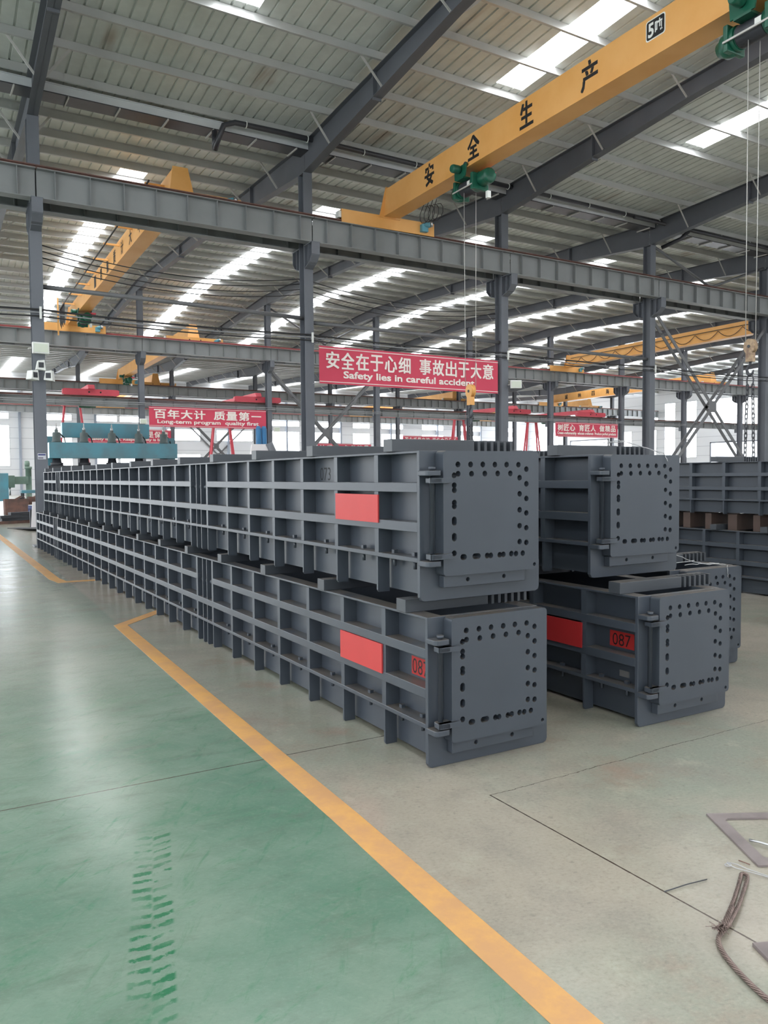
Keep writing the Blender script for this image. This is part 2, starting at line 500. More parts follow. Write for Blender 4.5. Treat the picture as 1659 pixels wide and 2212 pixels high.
VAL = 4.8
slopes = [(-2*SPAN-.4, -SPAN, -2*SPAN), (-SPAN, 0, 0), (0, SPAN, 0), (SPAN, 2*SPAN, 2*SPAN), (2*SPAN, 3*SPAN+0.4, 2*SPAN)]
XR = XE-X0+0.2
for si, (ya, yb, val) in enumerate(slopes):
    xs = [XL-X0]
    for k in range(K0, K1):
        c = 3.5+7*k
        xs += [c-0.39, c+0.39]
    xs.append(XR - SK*yb)
    for i in range(0, len(xs)-1, 2):
        if xs[i+1] > xs[i]+0.3:
            sheet(xs[i], xs[i+1], ya, yb)
    lo, hi = (ya, yb) if val == ya else (ya, yb)
    for k in range(K0, K1):
        c = 3.5+7*k
        if val <= ya+.5:
            s0, s1 = ya+VAL, yb; p0, p1 = ya, ya+VAL
        else:
            s0, s1 = ya, yb-VAL; p0, p1 = yb-VAL, yb
        sheet(c-0.39, c+0.39, p0, p1)
        vs = [BW(c-0.42, s0, zsheet(s0)+0.015), BW(c+0.42, s0, zsheet(s0)+0.015), BW(c+0.42, s1, zsheet(s1)+0.015), BW(c-0.42, s1, zsheet(s1)+0.015)]
        MB().prism(vs, (0, 0, 0.012)).build('skylight', SKYLIGHT, ceil)
# purlins: Z sections right under the sheet
def purlin(y, leg):
    z = zsheet(y)
    pr = [(0, 0), (0.065, 0), (0.065, -0.008), (0.008, -0.008), (0.008, -0.2), (-0.06, -0.2), (-0.06, -0.182), (-0.068, -0.182), (-0.068, -0.208), (0, -0.208)]
    a = XL; b = XE+0.1
    MB().prism([(a, Y1+y+leg*p, z-0.004+q) for p, q in pr], (b-a, 0, 0)).build('purlin', PURLIN, ceil)
PUR = [0.42+1.4*i for i in range(15)]
for q in PUR:
    for y, s in ((-2*SPAN+q, -1), (-q, 1), (q, -1), (2*SPAN-q, 1), (2*SPAN+q, -1)):
        purlin(y, s)

# walls
def wall(name, along, fixed, a0, a1, z1, holes, th=0.12):
    """panel wall; holes (a0,a1,z0,z1) stay open"""
    fn = (lambda a, b, d: Vector((a, fixed+d, b))) if along == 'x' else (lambda a, b, d: Vector((fixed+d, a, b)))
    outer = [(a0, 0), (a1, 0), (a1, z1), (a0, z1)]
    hs = [[(h[0], h[2]), (h[1], h[2]), (h[1], h[3]), (h[0], h[3])] for h in holes]
    return struct(MB().plate(outer, hs, fn, 0, th).build(name, CLAD))
WN = [0]
def window(along, fixed, a0, a1, z0, z1, nx, nz):
    WN[0] += 1
    r = bpy.data.objects.new('window_%d' % WN[0], None); COL.objects.link(r); struct(r)
    q = (lambda a, d, zz: (a, fixed+d, zz)) if along == 'x' else (lambda a, d, zz: (fixed+d, a, zz))
    def bx(mb, a, b, d0, d1, c, e):
        p, s = q(a, d0, c), q(b, d1, e)
        mb.box(min(p[0], s[0]), max(p[0], s[0]), min(p[1], s[1]), max(p[1], s[1]), c, e)
    g = MB(); bx(g, a0, a1, 0.06, 0.075, z0, z1); g.build('pane', WINDOW, r)
    f = MB(); t = 0.05
    bx(f, a0, a1, -0.02, 0.05, z0, z0+t); bx(f, a0, a1, -0.02, 0.05, z1-t, z1)
    bx(f, a0, a0+t, -0.02, 0.05, z0, z1); bx(f, a1-t, a1, -0.02, 0.05, z0, z1)
    for i in range(1, nx):
        c = a0+(a1-a0)*i/nx; bx(f, c-0.02, c+0.02, 0.0, 0.05, z0, z1)
    for i in range(1, nz):
        c = z0+(z1-z0)*i/nz; bx(f, a0, a1, 0.0, 0.05, c-0.02, c+0.02)
    f.build('window_frame', CLAD, r)
bw = [(-12.5, -8.5, 'tall'), (-6.5, -2.5, 'tall'), (-1.0, 3.2, 'tall'), (4.6, 9.4, 'tall'), (12.2, 15.1, 'tall'), (17.3, 19.5, 'split'), (19.7, 21.7, 'split'), (24.6, 28.2, 'split'), (30.0, 34.2, 'split'), (36.4, 40.0, 'tall'), (41.6, 45.4, 'split'), (47.0, 49.4, 'tall'), (51.0, 54.2, 'tall'), (57.0, 60.4, 'tall'), (63.0, 66.4, 'tall'), (69.0, 72.4, 'tall')]
wins = []
for a, b, kind in bw:
    wins.append((a, b, 7.3, 7.95, 2, 1))
    if kind == 'tall':
        wins.append((a, b, 2.8, 6.75, 3, 5))
    else:
        wins += [(a, b, 5.5, 6.75, 3, 2), (a, b, 2.4, 4.1, 3, 2)]
wall('wall_back', 'x', YB, XL, XE+0.1, zsheet(3*SPAN)+0.05, [x[:4] for x in wins])
for x in wins:
    window('x', YB, *x)
ew = [(60.0, 61.5, 7.3, 9.5, 2, 3), (60.0, 61.5, 3.3, 6.9, 2, 5), (57.2, 58.8, 7.3, 9.5, 2, 3), (57.2, 58.8, 3.3, 6.9, 2, 5), (48.6, 55.4, 6.5, 9.5, 4, 3), (62.4, 64.6, 7.3, 8.0, 2, 1), (65.2, 68.0, 7.3, 8.0, 2, 1), (66.2, 68.0, 3.0, 6.6, 2, 4), (62.6, 64.4, 3.0, 6.6, 2, 4),
      (78.6, 80.4, 3.0, 7.2, 2, 5), (81.2, 83.6, 3.0, 7.2, 2, 5), (40.0, 46.0, 6.5, 9.5, 4, 3), (40.5, 44.5, 2.4, 5.2, 3, 3)]
doors = [(49.2, 55.5, 0.0, 4.9), (69.9, 76.4, 0.0, 5.9)]
wall('wall_front_added', 'x', Y1-2*SPAN-.3, XL, XE+0.1, zsheet(-2*SPAN)+.1, [(-10.0+7*i, -6.5+7*i, 5.0, 8.0) for i in range(11)])  # unseen wall, added to block sky light from behind the camera
for i in range(11):
    window('x', Y1-2*SPAN-.3, -10.0+7*i, -6.5+7*i, 5.0, 8.0, 3, 3)  # unseen glowing windows, added to brighten the mould doors
wall('wall_end', 'y', XE, Y1-2*SPAN-.2, YB+0.1, zsheet(SPAN)-0.1, [x[:4] for x in ew]+[(d[0], d[1], 0.02, d[3]) for d in doors])
for x in ew:
    window('y', XE, *x)
DOORLIGHT = emitter('open_door_daylight', (236, 244, 255), 2.2)
for i, d in enumerate(doors):
    r = bpy.data.objects.new('door_%d' % (i+1), None); COL.objects.link(r); struct(r)
    MB().box(XE+0.06, XE+0.1, d[0]+0.12, d[1]-0.12, 0.02, d[3]-0.12).build('door_panel', DOORLIGHT, r)
    fr = MB(); fr.box(XE-0.06, XE+0.06, d[0], d[0]+0.12, 0.02, d[3]); fr.box(XE-0.06, XE+0.06, d[1]-0.12, d[1], 0.02, d[3]); fr.box(XE-0.06, XE+0.06, d[0], d[1], d[3]-0.12, d[3])
    fr.build('door_frame', STEEL_GREY, r)

POST = paint('wall_post_paint', (150, 158, 172), 0.5, 0.1, 1)
for i in range(9):
    o = MB().prism([(10.3+7*i+a, YB-.16+b, 0) for a, b in ((-.1, -.12), (.1, -.12), (.1, .12), (-.1, .12))], (0, 0, 10.5)).build('trim_%d' % (i+3), POST)
    struct(o)
# ------------------------------------------------------------------ steel frame: columns
def hprof(w_, d_, tf=0.016, tw=0.012):
    a, b = w_/2, d_/2
    return [(-a, -b), (a, -b), (a, -b+tf), (tw/2, -b+tf), (tw/2, b-tf), (a, b-tf), (a, b), (-a, b), (-a, b-tf), (-tw/2, b-tf), (-tw/2, -b+tf), (-a, -b+tf)]
ZR = 8.64       # top of every crane runway beam
HB = 0.68
def col_meshes(h):
    m1 = MB().prism([(x, y, 0.02) for x, y in hprof(0.26, 0.36)], (0, 0, h-0.02)).mesh('shaft', STEEL_GREY)
    m2 = MB().box(-0.22, 0.22, -0.27, 0.27, 0, 0.025).mesh('base_plate', STEEL_GREY)
    return m1, m2
def corbel_mesh(s):
    mb = MB(); zt = ZR-HB
    pts = [(0.18, zt-0.02), (0.66, zt-0.02), (0.66, zt-0.34), (0.5, zt-0.5), (0.18, zt-0.62)]
    mb.prism([(-0.008, s*y, z_) for y, z_ in pts], (0.016, 0, 0))
    mb.box(-0.13, 0.13, min(s*0.18, s*0.68), max(s*0.18, s*0.68), zt-0.02, zt)
    low = [(0.66, zt-0.34), (0.5, zt-0.5), (0.18, zt-0.62)]
    for p, q in zip(low, low[1:]):
        mb.prism([(-0.12, s*p[0], p[1]), (0.12, s*p[0], p[1]), (0.12, s*q[0], q[1]), (-0.12, s*q[0], q[1])], (0, 0, -0.016))
    mb.box(-0.12, 0.12, min(s*0.66, s*0.676), max(s*0.66, s*0.676), zt-0.34, zt-0.02)
    mb.box(-0.12, 0.12, min(s*0.4, s*0.414), max(s*0.4, s*0.414), zt-0.56, zt-0.02)
    return mb.mesh('corbel', STEEL_GREY)
CORB = {s: corbel_mesh(s) for s in (-1, 1)}
def rafter_under(y):
    """underside of the rafter at building y"""
    t = abs(((y + SPAN) % (2*SPAN)) - SPAN)
    u = SPAN-t
    dep = 0.44 + 0.36*max(0, 1-t/7.5) + 0.12*max(0, 1-u/3.0)
    return zsheet(y)-0.215-dep
ROWNAME = {1: 'nearest column row', 2: 'second column row', 3: 'third column row'}
for row in (1, 2, 3):
    y = (row-1)*SPAN
    h = rafter_under(y)+0.02
    sh, bp_ = col_meshes(h)
    seen = 0
    for k in range(-1, 11):
        if BW(7*k, y).x > XE-0.6 or not in_view([BW(7*k, y, 0), BW(7*k, y, h)], 60):
            continue
        if row == 1:
            extra = {0: ', with a pale floodlight and small notice', 1: ', beside the long red safety banner', 2: ', at the other end of the red safety banner', 3: ', where the tall crossed bracing starts', 4: ', behind the hanging hook and chain'}.get(k, '')
            lab = 'grey H column, %s in the nearest row%s' % (ORD[seen], extra)
        else:
            lab = 'grey steel H column, %s from the left in the %s' % (ORD[seen], ROWNAME[row])
        seen += 1
        c = thing('steel_column', lab, 'column', BW(7*k, y, 0), TILT, 'steel columns of the '+ROWNAME[row])
        put('shaft', sh, c); put('base_plate', bp_, c)
        for s in (-1, 1):
            put('corbel', CORB[s], c)

# crane runway beams, one per bay and side of a column row
def ibeam_x(w_, h_, L, tf=0.02, tw=0.012):
    a, b = w_/2, h_/2
    pr = [(-a, -b), (a, -b), (a, -b+tf), (tw/2, -b+tf), (tw/2, b-tf), (a, b-tf), (a, b), (-a, b), (-a, b-tf), (-tw/2, b-tf), (-tw/2, -b+tf), (-a, -b+tf)]
    return MB().prism([(0, y, z_) for y, z_ in pr], (L, 0, 0))
def beam_set(h_, L, nst, wd=0.3):
    g = ibeam_x(wd, h_, L).mesh('girder', BEAM_GREY)
    sts = []
    st = MB().box(-0.006, 0.006, -wd/2+0.02, wd/2-0.02, -h_/2+0.02, h_/2-0.02).mesh('stiffener', BEAM_GREY)
    for i in range(nst):
        sts.append(L*(i+0.5)/nst)
    return g, st, sts
G_, ST_, STX = beam_set(HB, 6.97, 9)
RAIL_R = ibeam_x(0.09, 0.1, 6.99, 0.03, 0.03).mesh('rail', RAIL_RUST)
RAIL_P = ibeam_x(0.09, 0.1, 6.99, 0.03, 0.03).mesh('rail', RAIL_RED)
seen = {}
for row in (1, 2, 3, 4):
    for s in (-1, 1):
        if row == 4 and s == 1:
            continue
        y = (row-1)*SPAN + s*0.45
        for k in range(-2, 11):
            a, b = BW(7*k, y), BW(7*k+7, y)
            if b.x > XE or not in_view([a+Vector((0, 0, ZR)), b+Vector((0, 0, ZR)), (a+b)/2+Vector((0, 0, ZR))], 40):
                continue
            kk = (row, s); seen[kk] = seen.get(kk, 0)+1
            side = {(1, -1): 'on the near side of the nearest column row', (1, 1): 'on the rear side of the nearest column row', (2, -1): 'on the near side of the second column row', (2, 1): 'on the rear side of the second column row',
                    (3, -1): 'on the near side of the third column row', (3, 1): 'on the rear side of the third column row', (4, -1): 'along the windowed back wall'}[kk]
            t = thing('runway_beam', 'grey crane runway beam %s, %s from left' % (side, ORD[seen[kk]-1]), 'crane beam', BW(7*k, y, ZR-HB/2)+Vector((0.015, 0, 0)), 0, 'crane runway beams '+side)
            put('girder', G_, t)
            for x in STX:
                put('stiffener', ST_, t, (x, 0, 0))
            put('rail', RAIL_R if row in (1, 3) else RAIL_P, t, (-0.01, 0, HB/2+0.05))
# lower runway on the rear side of the second row, for the red half-gantries
ZL = 5.62
GL_, SL_, SLX = beam_set(0.42, 6.97, 6, 0.26)
n = 0
for k in range(-1, 10):
    y = SPAN+0.45
    a, b = BW(7*k, y, ZL), BW(7*k+7, y, ZL)
    if not in_view([a, b, (a+b)/2], 40) or b.x > XE:
        continue
    n += 1
    t = thing('runway_beam', 'slim lower grey runway beam carrying red crane trucks, %s from the left' % ORD[n-1], 'crane beam', a+Vector((0.015, 0, -0.21)), 0, 'lower runway beams of the second column row')
    put('girder', GL_, t)
    for x in SLX:
        put('stiffener', SL_, t, (x, 0, 0))
    put('rail', RAIL_R, t, (-0.01, 0, 0.26))
    br = MB(); br.box(-0.1, 0.1, -0.28, 0.0, -0.5, -0.212)
    br.build('bracket', STEEL_GREY, t)

# rafters
def rafter_mesh(ya, yb):
    ys = [ya+(yb-ya)*i/14 for i in range(15)]
    y0 = (ya+yb)/2
    top = [(y-y0, zsheet(y)-0.215) for y in ys]
    bot = [(y-y0, rafter_under(y)) for y in ys]
    mb = MB()
    mb.prism([(-0.006, a, b) for a, b in bot+top[::-1]], (0.012, 0, 0))
    for L, d in ((top, -0.016), (bot, 0.016)):
        n = len(L)
        vs = [(-0.12, a, b) for a, b in L]+[(0.12, a, b) for a, b in L]+[(-0.12, a, b+d) for a, b in L]+[(0.12, a, b+d) for a, b in L]
        fs = []
        for i in range(n-1):
            fs += [(i, i+1, n+i+1, n+i), (2*n+i, 2*n+i+1, 3*n+i+1, 3*n+i), (i, i+1, 2*n+i+1, 2*n+i), (n+i, n+i+1, 3*n+i+1, 3*n+i)]
        fs += [(0, n, 3*n, 2*n), (n-1, 2*n-1, 4*n-1, 3*n-1)]
        mb.add(vs, fs)
    return mb.mesh('rafter_girder', STEEL_DARK)
def splice_mesh(y, y0):
    return MB().box(-0.11, 0.11, y-y0-0.02, y-y0+0.02, rafter_under(y)-0.06, zsheet(y)-0.2).mesh('splice_plate', STEEL_DARK)
SPN = {0: 'over the front hall', 1: 'between the first and second column rows', 2: 'between the second and third column rows', 3: 'over the hall by the back wall'}
for si in range(4):
    ya, yb = (si-1)*SPAN, si*SPAN
    y0 = (ya+yb)/2
    rm = rafter_mesh(ya, yb)
    val = 0 if si < 2 else 2*SPAN
    sg = -1 if si in (0, 2) else 1
    spl = [splice_mesh(val+sg*d, y0) for d in (4.2, 13.0)]
    bms = []
    for d in PUR[1::2]:
        y = val+sg*d
        if abs(d-SPAN) < 1.0:
            continue
        for s in (-1, 1):
            bms.append(MB().bar((s*0.62, y-y0, zsheet(y)-0.2), (s*0.1, y-y0, rafter_under(y)+0.03), 0.055, 0.014, (0, 1, 0)).mesh('fly_brace', BRACE_GREY))
    n = 0
    for k in range(-1, 11):
        if BW(7*k, yb).x > XE-0.5 or not in_view([BW(7*k, ya+(yb-ya)*i/8, 11) for i in range(9)], 20):
            continue
        n += 1
        t = thing('roof_rafter', 'dark grey tapered roof rafter %s, %s from the left' % (SPN[si], ORD[n-1]), 'rafter', BW(7*k, y0, 0), TILT, 'roof rafters '+SPN[si])
        put('rafter_girder', rm, t)
        for q in spl:
            put('splice_plate', q, t)
        for q in bms:
            put('fly_brace', q, t)

# valley gutter and drain pipe along the nearest row
t = thing('valley_gutter', 'bright galvanised box gutter running along the roof valley above the nearest columns', 'gutter', (0, Y1, 0))
g = MB(); g.prism([(XL, a, b) for a, b in ((-0.30, 10.74), (-0.24, 10.74), (-0.24, 10.56), (0.24, 10.56), (0.24, 10.74), (0.30, 10.74), (0.30, 10.72), (0.26, 10.72), (0.26, 10.54), (-0.26, 10.54), (-0.26, 10.72), (-0.30, 10.72))], (XE-XL-0.3, 0, 0))
g.build('trough', GUTTER, t)
MB().box(XL, XE-0.3, -0.27, 0.27, 10.515, 10.538).build('underside', PIPE_DARK, t)['label'] = 'underside with its shade painted dark'  # shade below the trough is put in as a dark-coloured plate
for x in [0.2+1.17*i for i in range(31)]:
    MB().box(x-0.015, x+0.015, -0.3, 0.3, 10.47, 10.51).build('hanger', BRACE_GREY, t)
t = thing('drain_pipe', 'dark plastic drain pipe clipped beside the valley gutter from an elbow to the second column', 'pipe', (0, 0, 0))
yp = Y1-0.52
MB().tube([(7.25, yp+0.22, 10.0), (7.25, yp, 10.16), (7.4, yp-0.02, 10.55), (7.7, yp-0.03, 10.68), (9.0, yp-0.03, 10.7), (40, yp-0.03, 10.6)], 0.07, 14).build('pipe_run', PIPE_DARK, t)
MB().tube([(7.25, yp+0.25, 10.48), (7.25, yp+0.25, 10.02)], 0.07, 14).build('outlet', PIPE_DARK, t)
for x in [8.0+1.75*i for i in range(18)]:
    MB().tube([(x, yp-0.03+0.082*math.cos(a), 10.69-0.0028*(x-8)+0.082*math.sin(a)) for a in [2*math.pi*i/14 for i in range(14)]], 0.013, 6, True).build('clip', WHITE, t)
t = thing('drain_pipe', 'second dark drain pipe along the gutter, with a short branch over the fourth column', 'pipe', (0, 0, 0))
MB().tube([(22.3, yp-0.2, 10.55), (40, yp-0.2, 10.5)], 0.06, 12).build('pipe_run', PIPE_DARK, t)
MB().tube([(25.2, yp-0.2, 10.5), (24.9, yp-0.1, 10.2), (24.5, yp+0.45, 9.95)], 0.075, 12).build('outlet', PIPE_DARK, t)

# ------------------------------------------------------------------ tie pipes, cables and bracing in the column rows
tag(MB().tube([BW(0.1, 0.0, 6.1), BW(3.5, 0.0, 6.06), BW(6.9, 0.0, 6.0)], 0.055, 12).build('tie_pipe', PIPE_MID), 'dark grey tie pipe between the first and second columns of the nearest row', 'pipe', 'tie pipes of the nearest row')
tag(MB().tube([BW(7.1, 0.0, 5.9), BW(13.9, 0.0, 5.88)], 0.055, 12).build('tie_pipe', PIPE_MID), 'dark grey tie pipe above the long red safety banner', 'pipe', 'tie pipes of the nearest row')
tag(MB().tube([BW(14.1, 0.0, 5.85), BW(20.9, 0.0, 5.82)], 0.055, 12).build('tie_pipe', PIPE_MID), 'dark grey tie pipe between the third and fourth columns of the nearest row', 'pipe', 'tie pipes of the nearest row')
def sag(a, b, d, n=10):
    a, b = Vector(a), Vector(b)
    return [a.lerp(b, i/n)-Vector((0, 0, d*4*(i/n)*(1-i/n))) for i in range(n+1)]
def run(y, z_, dz, ks, r, mat, lab):
    pts = []
    for k in ks:
        pts += sag(BW(7*k, y, z_), BW(7*k+7, y, z_), dz)[(1 if pts else 0):]
    tag(MB().tube(pts, r, 6).build('power_cable', mat), lab, 'cable', 'cables strung along the columns')
run(-0.24, 5.52, 0.06, range(-1, 4), 0.022, CABLE, 'black power cable, topmost of three strung along the nearest columns')
run(-0.24, 5.45, 0.07, range(-1, 4), 0.016, CABLE_PALE, 'pale power cable, middle of three strung along the nearest columns')
run(-0.24, 5.37, 0.08, range(-1, 4), 0.016, CABLE, 'thin black cable, lowest of three strung along the nearest columns')
for i, z_ in enumerate((7.14, 7.0, 6.85, 6.71)):
    run(0.18, z_, 0.34, range(0, 2), 0.012, CABLE, 'black crane power wire, %s of four strung under the runway beam' % ('highest', 'second', 'third', 'lowest')[i])
run(SPAN-0.24, 5.40, 0.03, range(-1, 7), 0.018, CABLE_PALE, 'pale cable, upper of two strung along the second column row')
run(SPAN-0.24, 5.31, 0.03, range(-1, 7), 0.018, CABLE_PALE, 'pale cable, lower of two strung along the second column row')
for k, nm in ((0, 'first'), (1, 'second'), (2, 'third'), (3, 'fourth')):
    t = thing('cable_bracket', 'white cable bracket on the %s column of the nearest row' % nm, 'bracket', BW(7*k+0.05, -0.2, 5.30), TILT, 'cable brackets on columns')
    MB().box(-0.025, 0.025, -0.1, -0.06, 0, 0.28).build('insulator', WHITE, t)
    MB().box(-0.015, 0.015, -0.06, 0.02, 0.1, 0.16).build('arm', BRACE_GREY, t)

def xbrace(name, lab, p, q, za, zb, y, twin=0.3, grp='crossed column bracing', mat=PIPE_MID):
    """lattice cross bracing between building x p and q"""
    t = thing(name, lab, 'bracing', BW(p, y, 0), 0, grp)
    L = BW(q, y).x-BW(p, y).x
    for i, (z0, z1) in enumerate(((za, zb), (zb, za))):
        for s in (-1, 1):
            off = s*twin/2
            MB().bar((0.0, off, z0), (L, off, z1), 0.03, 0.13, (0, 0, 1)).build('diagonal', mat, t)
        m_ = MB()
        for j in range(1, 10):
            x = L*j/10; z_ = z0+(z1-z0)*j/10
            m_.bar((x, -twin/2, z_), (x, twin/2, z_), 0.02, 0.04)
        m_.build('lacing', mat, t)
    MB().box(L/2-0.22, L/2+0.22, -twin/2-0.02, -twin/2+0.0, (za+zb)/2-0.22, (za+zb)/2+0.22).build('gusset', mat, t)
xbrace('cross_brace', 'tall grey lattice cross bracing between the fourth and fifth nearest columns', 21.2, 27.8, 0.9, 7.5, 0)
xbrace('cross_brace', 'grey lattice cross bracing behind the hook under the long red banner', 14.2, 20.8, 0.8, 7.4, SPAN)
xbrace('cross_brace', 'grey lattice cross bracing of the third row, beside the second nearest column', 14.2, 20.8, 0.8, 7.4, 2*SPAN)
xbrace('cross_brace', 'grey cross bracing on the back wall behind the red gantry legs', 21.2, 27.8, 0.8, 7.2, YB-Y1-.09, 0.12)
def vbrace(lab, p, q, zt, zm, y):
    t = thing('valley_brace', lab, 'bracing', BW(p, y, 0), 0, 'pipe struts under the roof')
    L = BW(q, y).x-BW(p, y).x
    MB().tube([(0, 0, zt), (L/2, 0, zm)], 0.05, 10).build('strut', PIPE_MID, t)
    MB().tube([(L, 0, zt), (L/2, 0, zm)], 0.05, 10).build('strut', PIPE_MID, t)
    MB().box(L/2-0.12, L/2+0.12, -0.01, 0.01, zm-0.1, zm+0.1).build('gusset', PIPE_MID, t)
vbrace('slender V shaped pipe struts between the fourth and fifth nearest columns', 21.15, 27.85, 10.0, 8.85, 0.0)
vbrace('slender V shaped pipe struts over the long red banner in the second row', 14.2, 20.8, 10.9, 9.2, SPAN)

# ------------------------------------------------------------------ steel pile moulds
ZF = 0.83
HOLES = [('c', .202, .753), ('c', .288, .753), ('c', .372, .753), ('c', .457, .752), ('c', .541, .752), ('c', .627, .751), ('c', .686, .726),
         ('p', .203, .702, .176, .693), ('c', .294, .701), ('c', .386, .702), ('c', .477, .702), ('c', .568, .702), ('c', .636, .677), ('c', .686, .641),
         ('p', .177, .639, .177, .612), ('p', .177, .544, .177, .524), ('s', .176, .452, .176, .434), ('s', .176, .362, .176, .347), ('c', .175, .266),
         ('c', .636, .584), ('c', .686, .556), ('c', .636, .492), ('c', .686, .472), ('c', .636, .400), ('c', .686, .386), ('c', .636, .308), ('c', .686, .301),
         ('s', .232, .242, .244, .242), ('s', .314, .242, .340, .242), ('p', .401, .241, .427, .240), ('p', .490, .240, .517, .241), ('c', .575, .242), ('c', .609, .240), ('c', .659, .240)]
def hole_loops():
    o = []
    for h in HOLES:
        if h[0] == 'c':
            o.append(circle(h[1], h[2], 0.0165))
        elif h[0] == 'p':
            o.append(peanut((h[1], h[2]), (h[3], h[4]), 0.0165))
        else:
            o.append(capsule((h[1], h[2]), (h[3], h[4]), 0.016))
    o.append(circle(.747, .171, 0.011))
    return o
vuz = lambda a, b, d: Vector((a, d, b))           # local frame: x across, y along, z up
def door_mesh():
    return MB().plate(rrect(.104, .778, .143, ZF-0.002, .022), hole_loops(), vuz, -.08, -.004).mesh('door', MOULD)
def end_mesh():
    outer = [(0.03, 0), (0.012, .006), (0.0, .025), (0, ZF), (.774, ZF), (.774, .19), (.85, .19), (.85, .028), (.842, .008), (.822, 0)]
    return MB().plate(outer[::-1], [[(.13, .2), (.75, .2), (.75, .8), (.13, .8)]], vuz, -.002, .024).mesh('end_plate', MOULD)
DOOR, ENDP = door_mesh(), end_mesh()
def skirt_bar_mesh():
    mb = MB().plate([(.125, .076), (.70, .076), (.70, .142), (.125, .142)], [circle(.287, .112, .012), circle(.544, .112, .012)], vuz, -.052, -.003)
    return mb.mesh('skirt_bar', MOULD)
SKB = skirt_bar_mesh()
def lug_mesh(x0, x1, z0, z1, y0, y1, side):
    p = rrect(x0, x1, y0, y1, .022, 5, side)
    return MB().prism([(a, b, z0) for a, b in p], (0, 0, z1-z0)).mesh('hinge_lug', MOULD)
LUGS = [lug_mesh(-.012, .085, .692, .72, -.1, -.003, 'ab'), lug_mesh(.012, .15, .652, .68, -.1, -.07, 'ad'), lug_mesh(.012, .15, .238, .268, -.1, -.07, 'ad'), lug_mesh(-.012, .085, .2, .23, -.1, -.003, 'ab')]
LUG2 = [lug_mesh(.012, .102, .652, .68, -.1, -.03, 'abd'), lug_mesh(.012, .102, .238, .268, -.1, -.03, 'abd')]
PIN = MB().lathe((.045, -.058, .195), (0, 0, 1), [(0, .014), (.53, .014), (.53, .02), (.545, .02)], 16).mesh('hinge_pin', MOULD)
RIB = MB()
RIB.box(.002, .095, -.023, .023, .215, ZF-0.014)
RIB = RIB.mesh('rib', MOULD)
sp = [(.012, 0.0), (.004, .012), (.004, .215), (.085, .215), (.085, 0.0)]
SRIB = MB().prism([(a, -.008, b) for a, b in sp], (0, .016, 0)).mesh('skirt_rib', MOULD)
JPL = MB().prism([(a, -.008, b) for a, b in ((.012, 0.0), (.004, .012), (.004, ZF-.014), (.095, ZF-.014), (.095, 0.0))], (0, .016, 0)).mesh('joint_plate', MOULD)
BOLT = MB().box(-.012, .012, -.014, .014, 0, .02).mesh('bolt', MOULD)
BOLTL = MB().lathe((0, 0, -.05), (0, 0, 1), [(0, .011), (.05, .011)], 8).mesh('bolt', MOULD)
def rail_mesh(u0, u1, z0, z1, d=.098, name='rail'):
    return MB().box(0, d, u0, u1, z0, z1).mesh(name, MOULD)
def mould_meshes(L, j1, j2, ribs):
    """meshes of one mould of length L; joints at j1, j2 (start, end)"""
    P = []
    P.append(('top_flange', MB().box(0, .108, .02, L, ZF-.014, ZF).mesh('top_flange', MOULD)))
    cuts = [0.022, j1[0], j1[1], j2[0], j2[1], L]
    for a, b in ((cuts[0], cuts[1]), (cuts[2], cuts[3]), (cuts[4], cuts[5])):
        P.append(('rail', rail_mesh(a, b, .601, .656)))
    P.append(('rail', rail_mesh(.022, L, .381, .437)))
    P.append(('ledge', rail_mesh(.022, L, .214, .240, .098, 'ledge')))
    P.append(('side_panel', MB().box(.096, .106, .022, L, .02, ZF-.014).mesh('side_panel', MOULD)))
    # mirrored side in one piece, with its own rails and ribs
    r = MB(); X = .774
    r.box(X-.108, X, .02, L, ZF-.014, ZF)
    r.box(X-.106, X-.096, .022, L, .02, ZF-.014)
    for z0, z1 in ((.601, .656), (.381, .437)):
        r.box(X-.098, X, .022, L, z0, z1)
    r.box(X-.098, .85, .022, L, .214, .240)
    for u in ribs:
        r.box(X-.095, X-.002, u-.023, u+.023, .215, ZF-.014)
        r.box(X-.09, .846, u-.008, u+.008, 0, .215)
    P.append(('side_frame', r.mesh('side_frame', MOULD)))
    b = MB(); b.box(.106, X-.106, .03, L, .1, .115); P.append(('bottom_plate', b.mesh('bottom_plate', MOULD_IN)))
    e = MB(); e.prism([(0, L, 0), (.85, L, 0), (.85, L, .19), (.774, L, .19), (.774, L, ZF), (0, L, ZF)], (0, .024, 0)); P.append(('end_plate', e.mesh('end_plate', MOULD)))
    return P
def rib_list(first, j1, mid, j2, L):
    r = [first+.532*i for i in range(6)]+[j1[0]-.02, j1[1]+.03]
    u = j1[1]+.03
    while u+.53 < j2[0]-.2:
        u += .53; r.append(u)
    r += [j2[0]-.02, j2[1]+.03]
    u = j2[1]+.03
    while u+.53 < L-.15:
        u += .53; r.append(u)
    r.append(L-.025)
    return r
SPECS = {'long': (16.3, (3.68, 4.10), (13.2, 13.66)), 'mid': (14.85, (3.72, 4.2), (12.64, 13.1))}
CACHE = {}
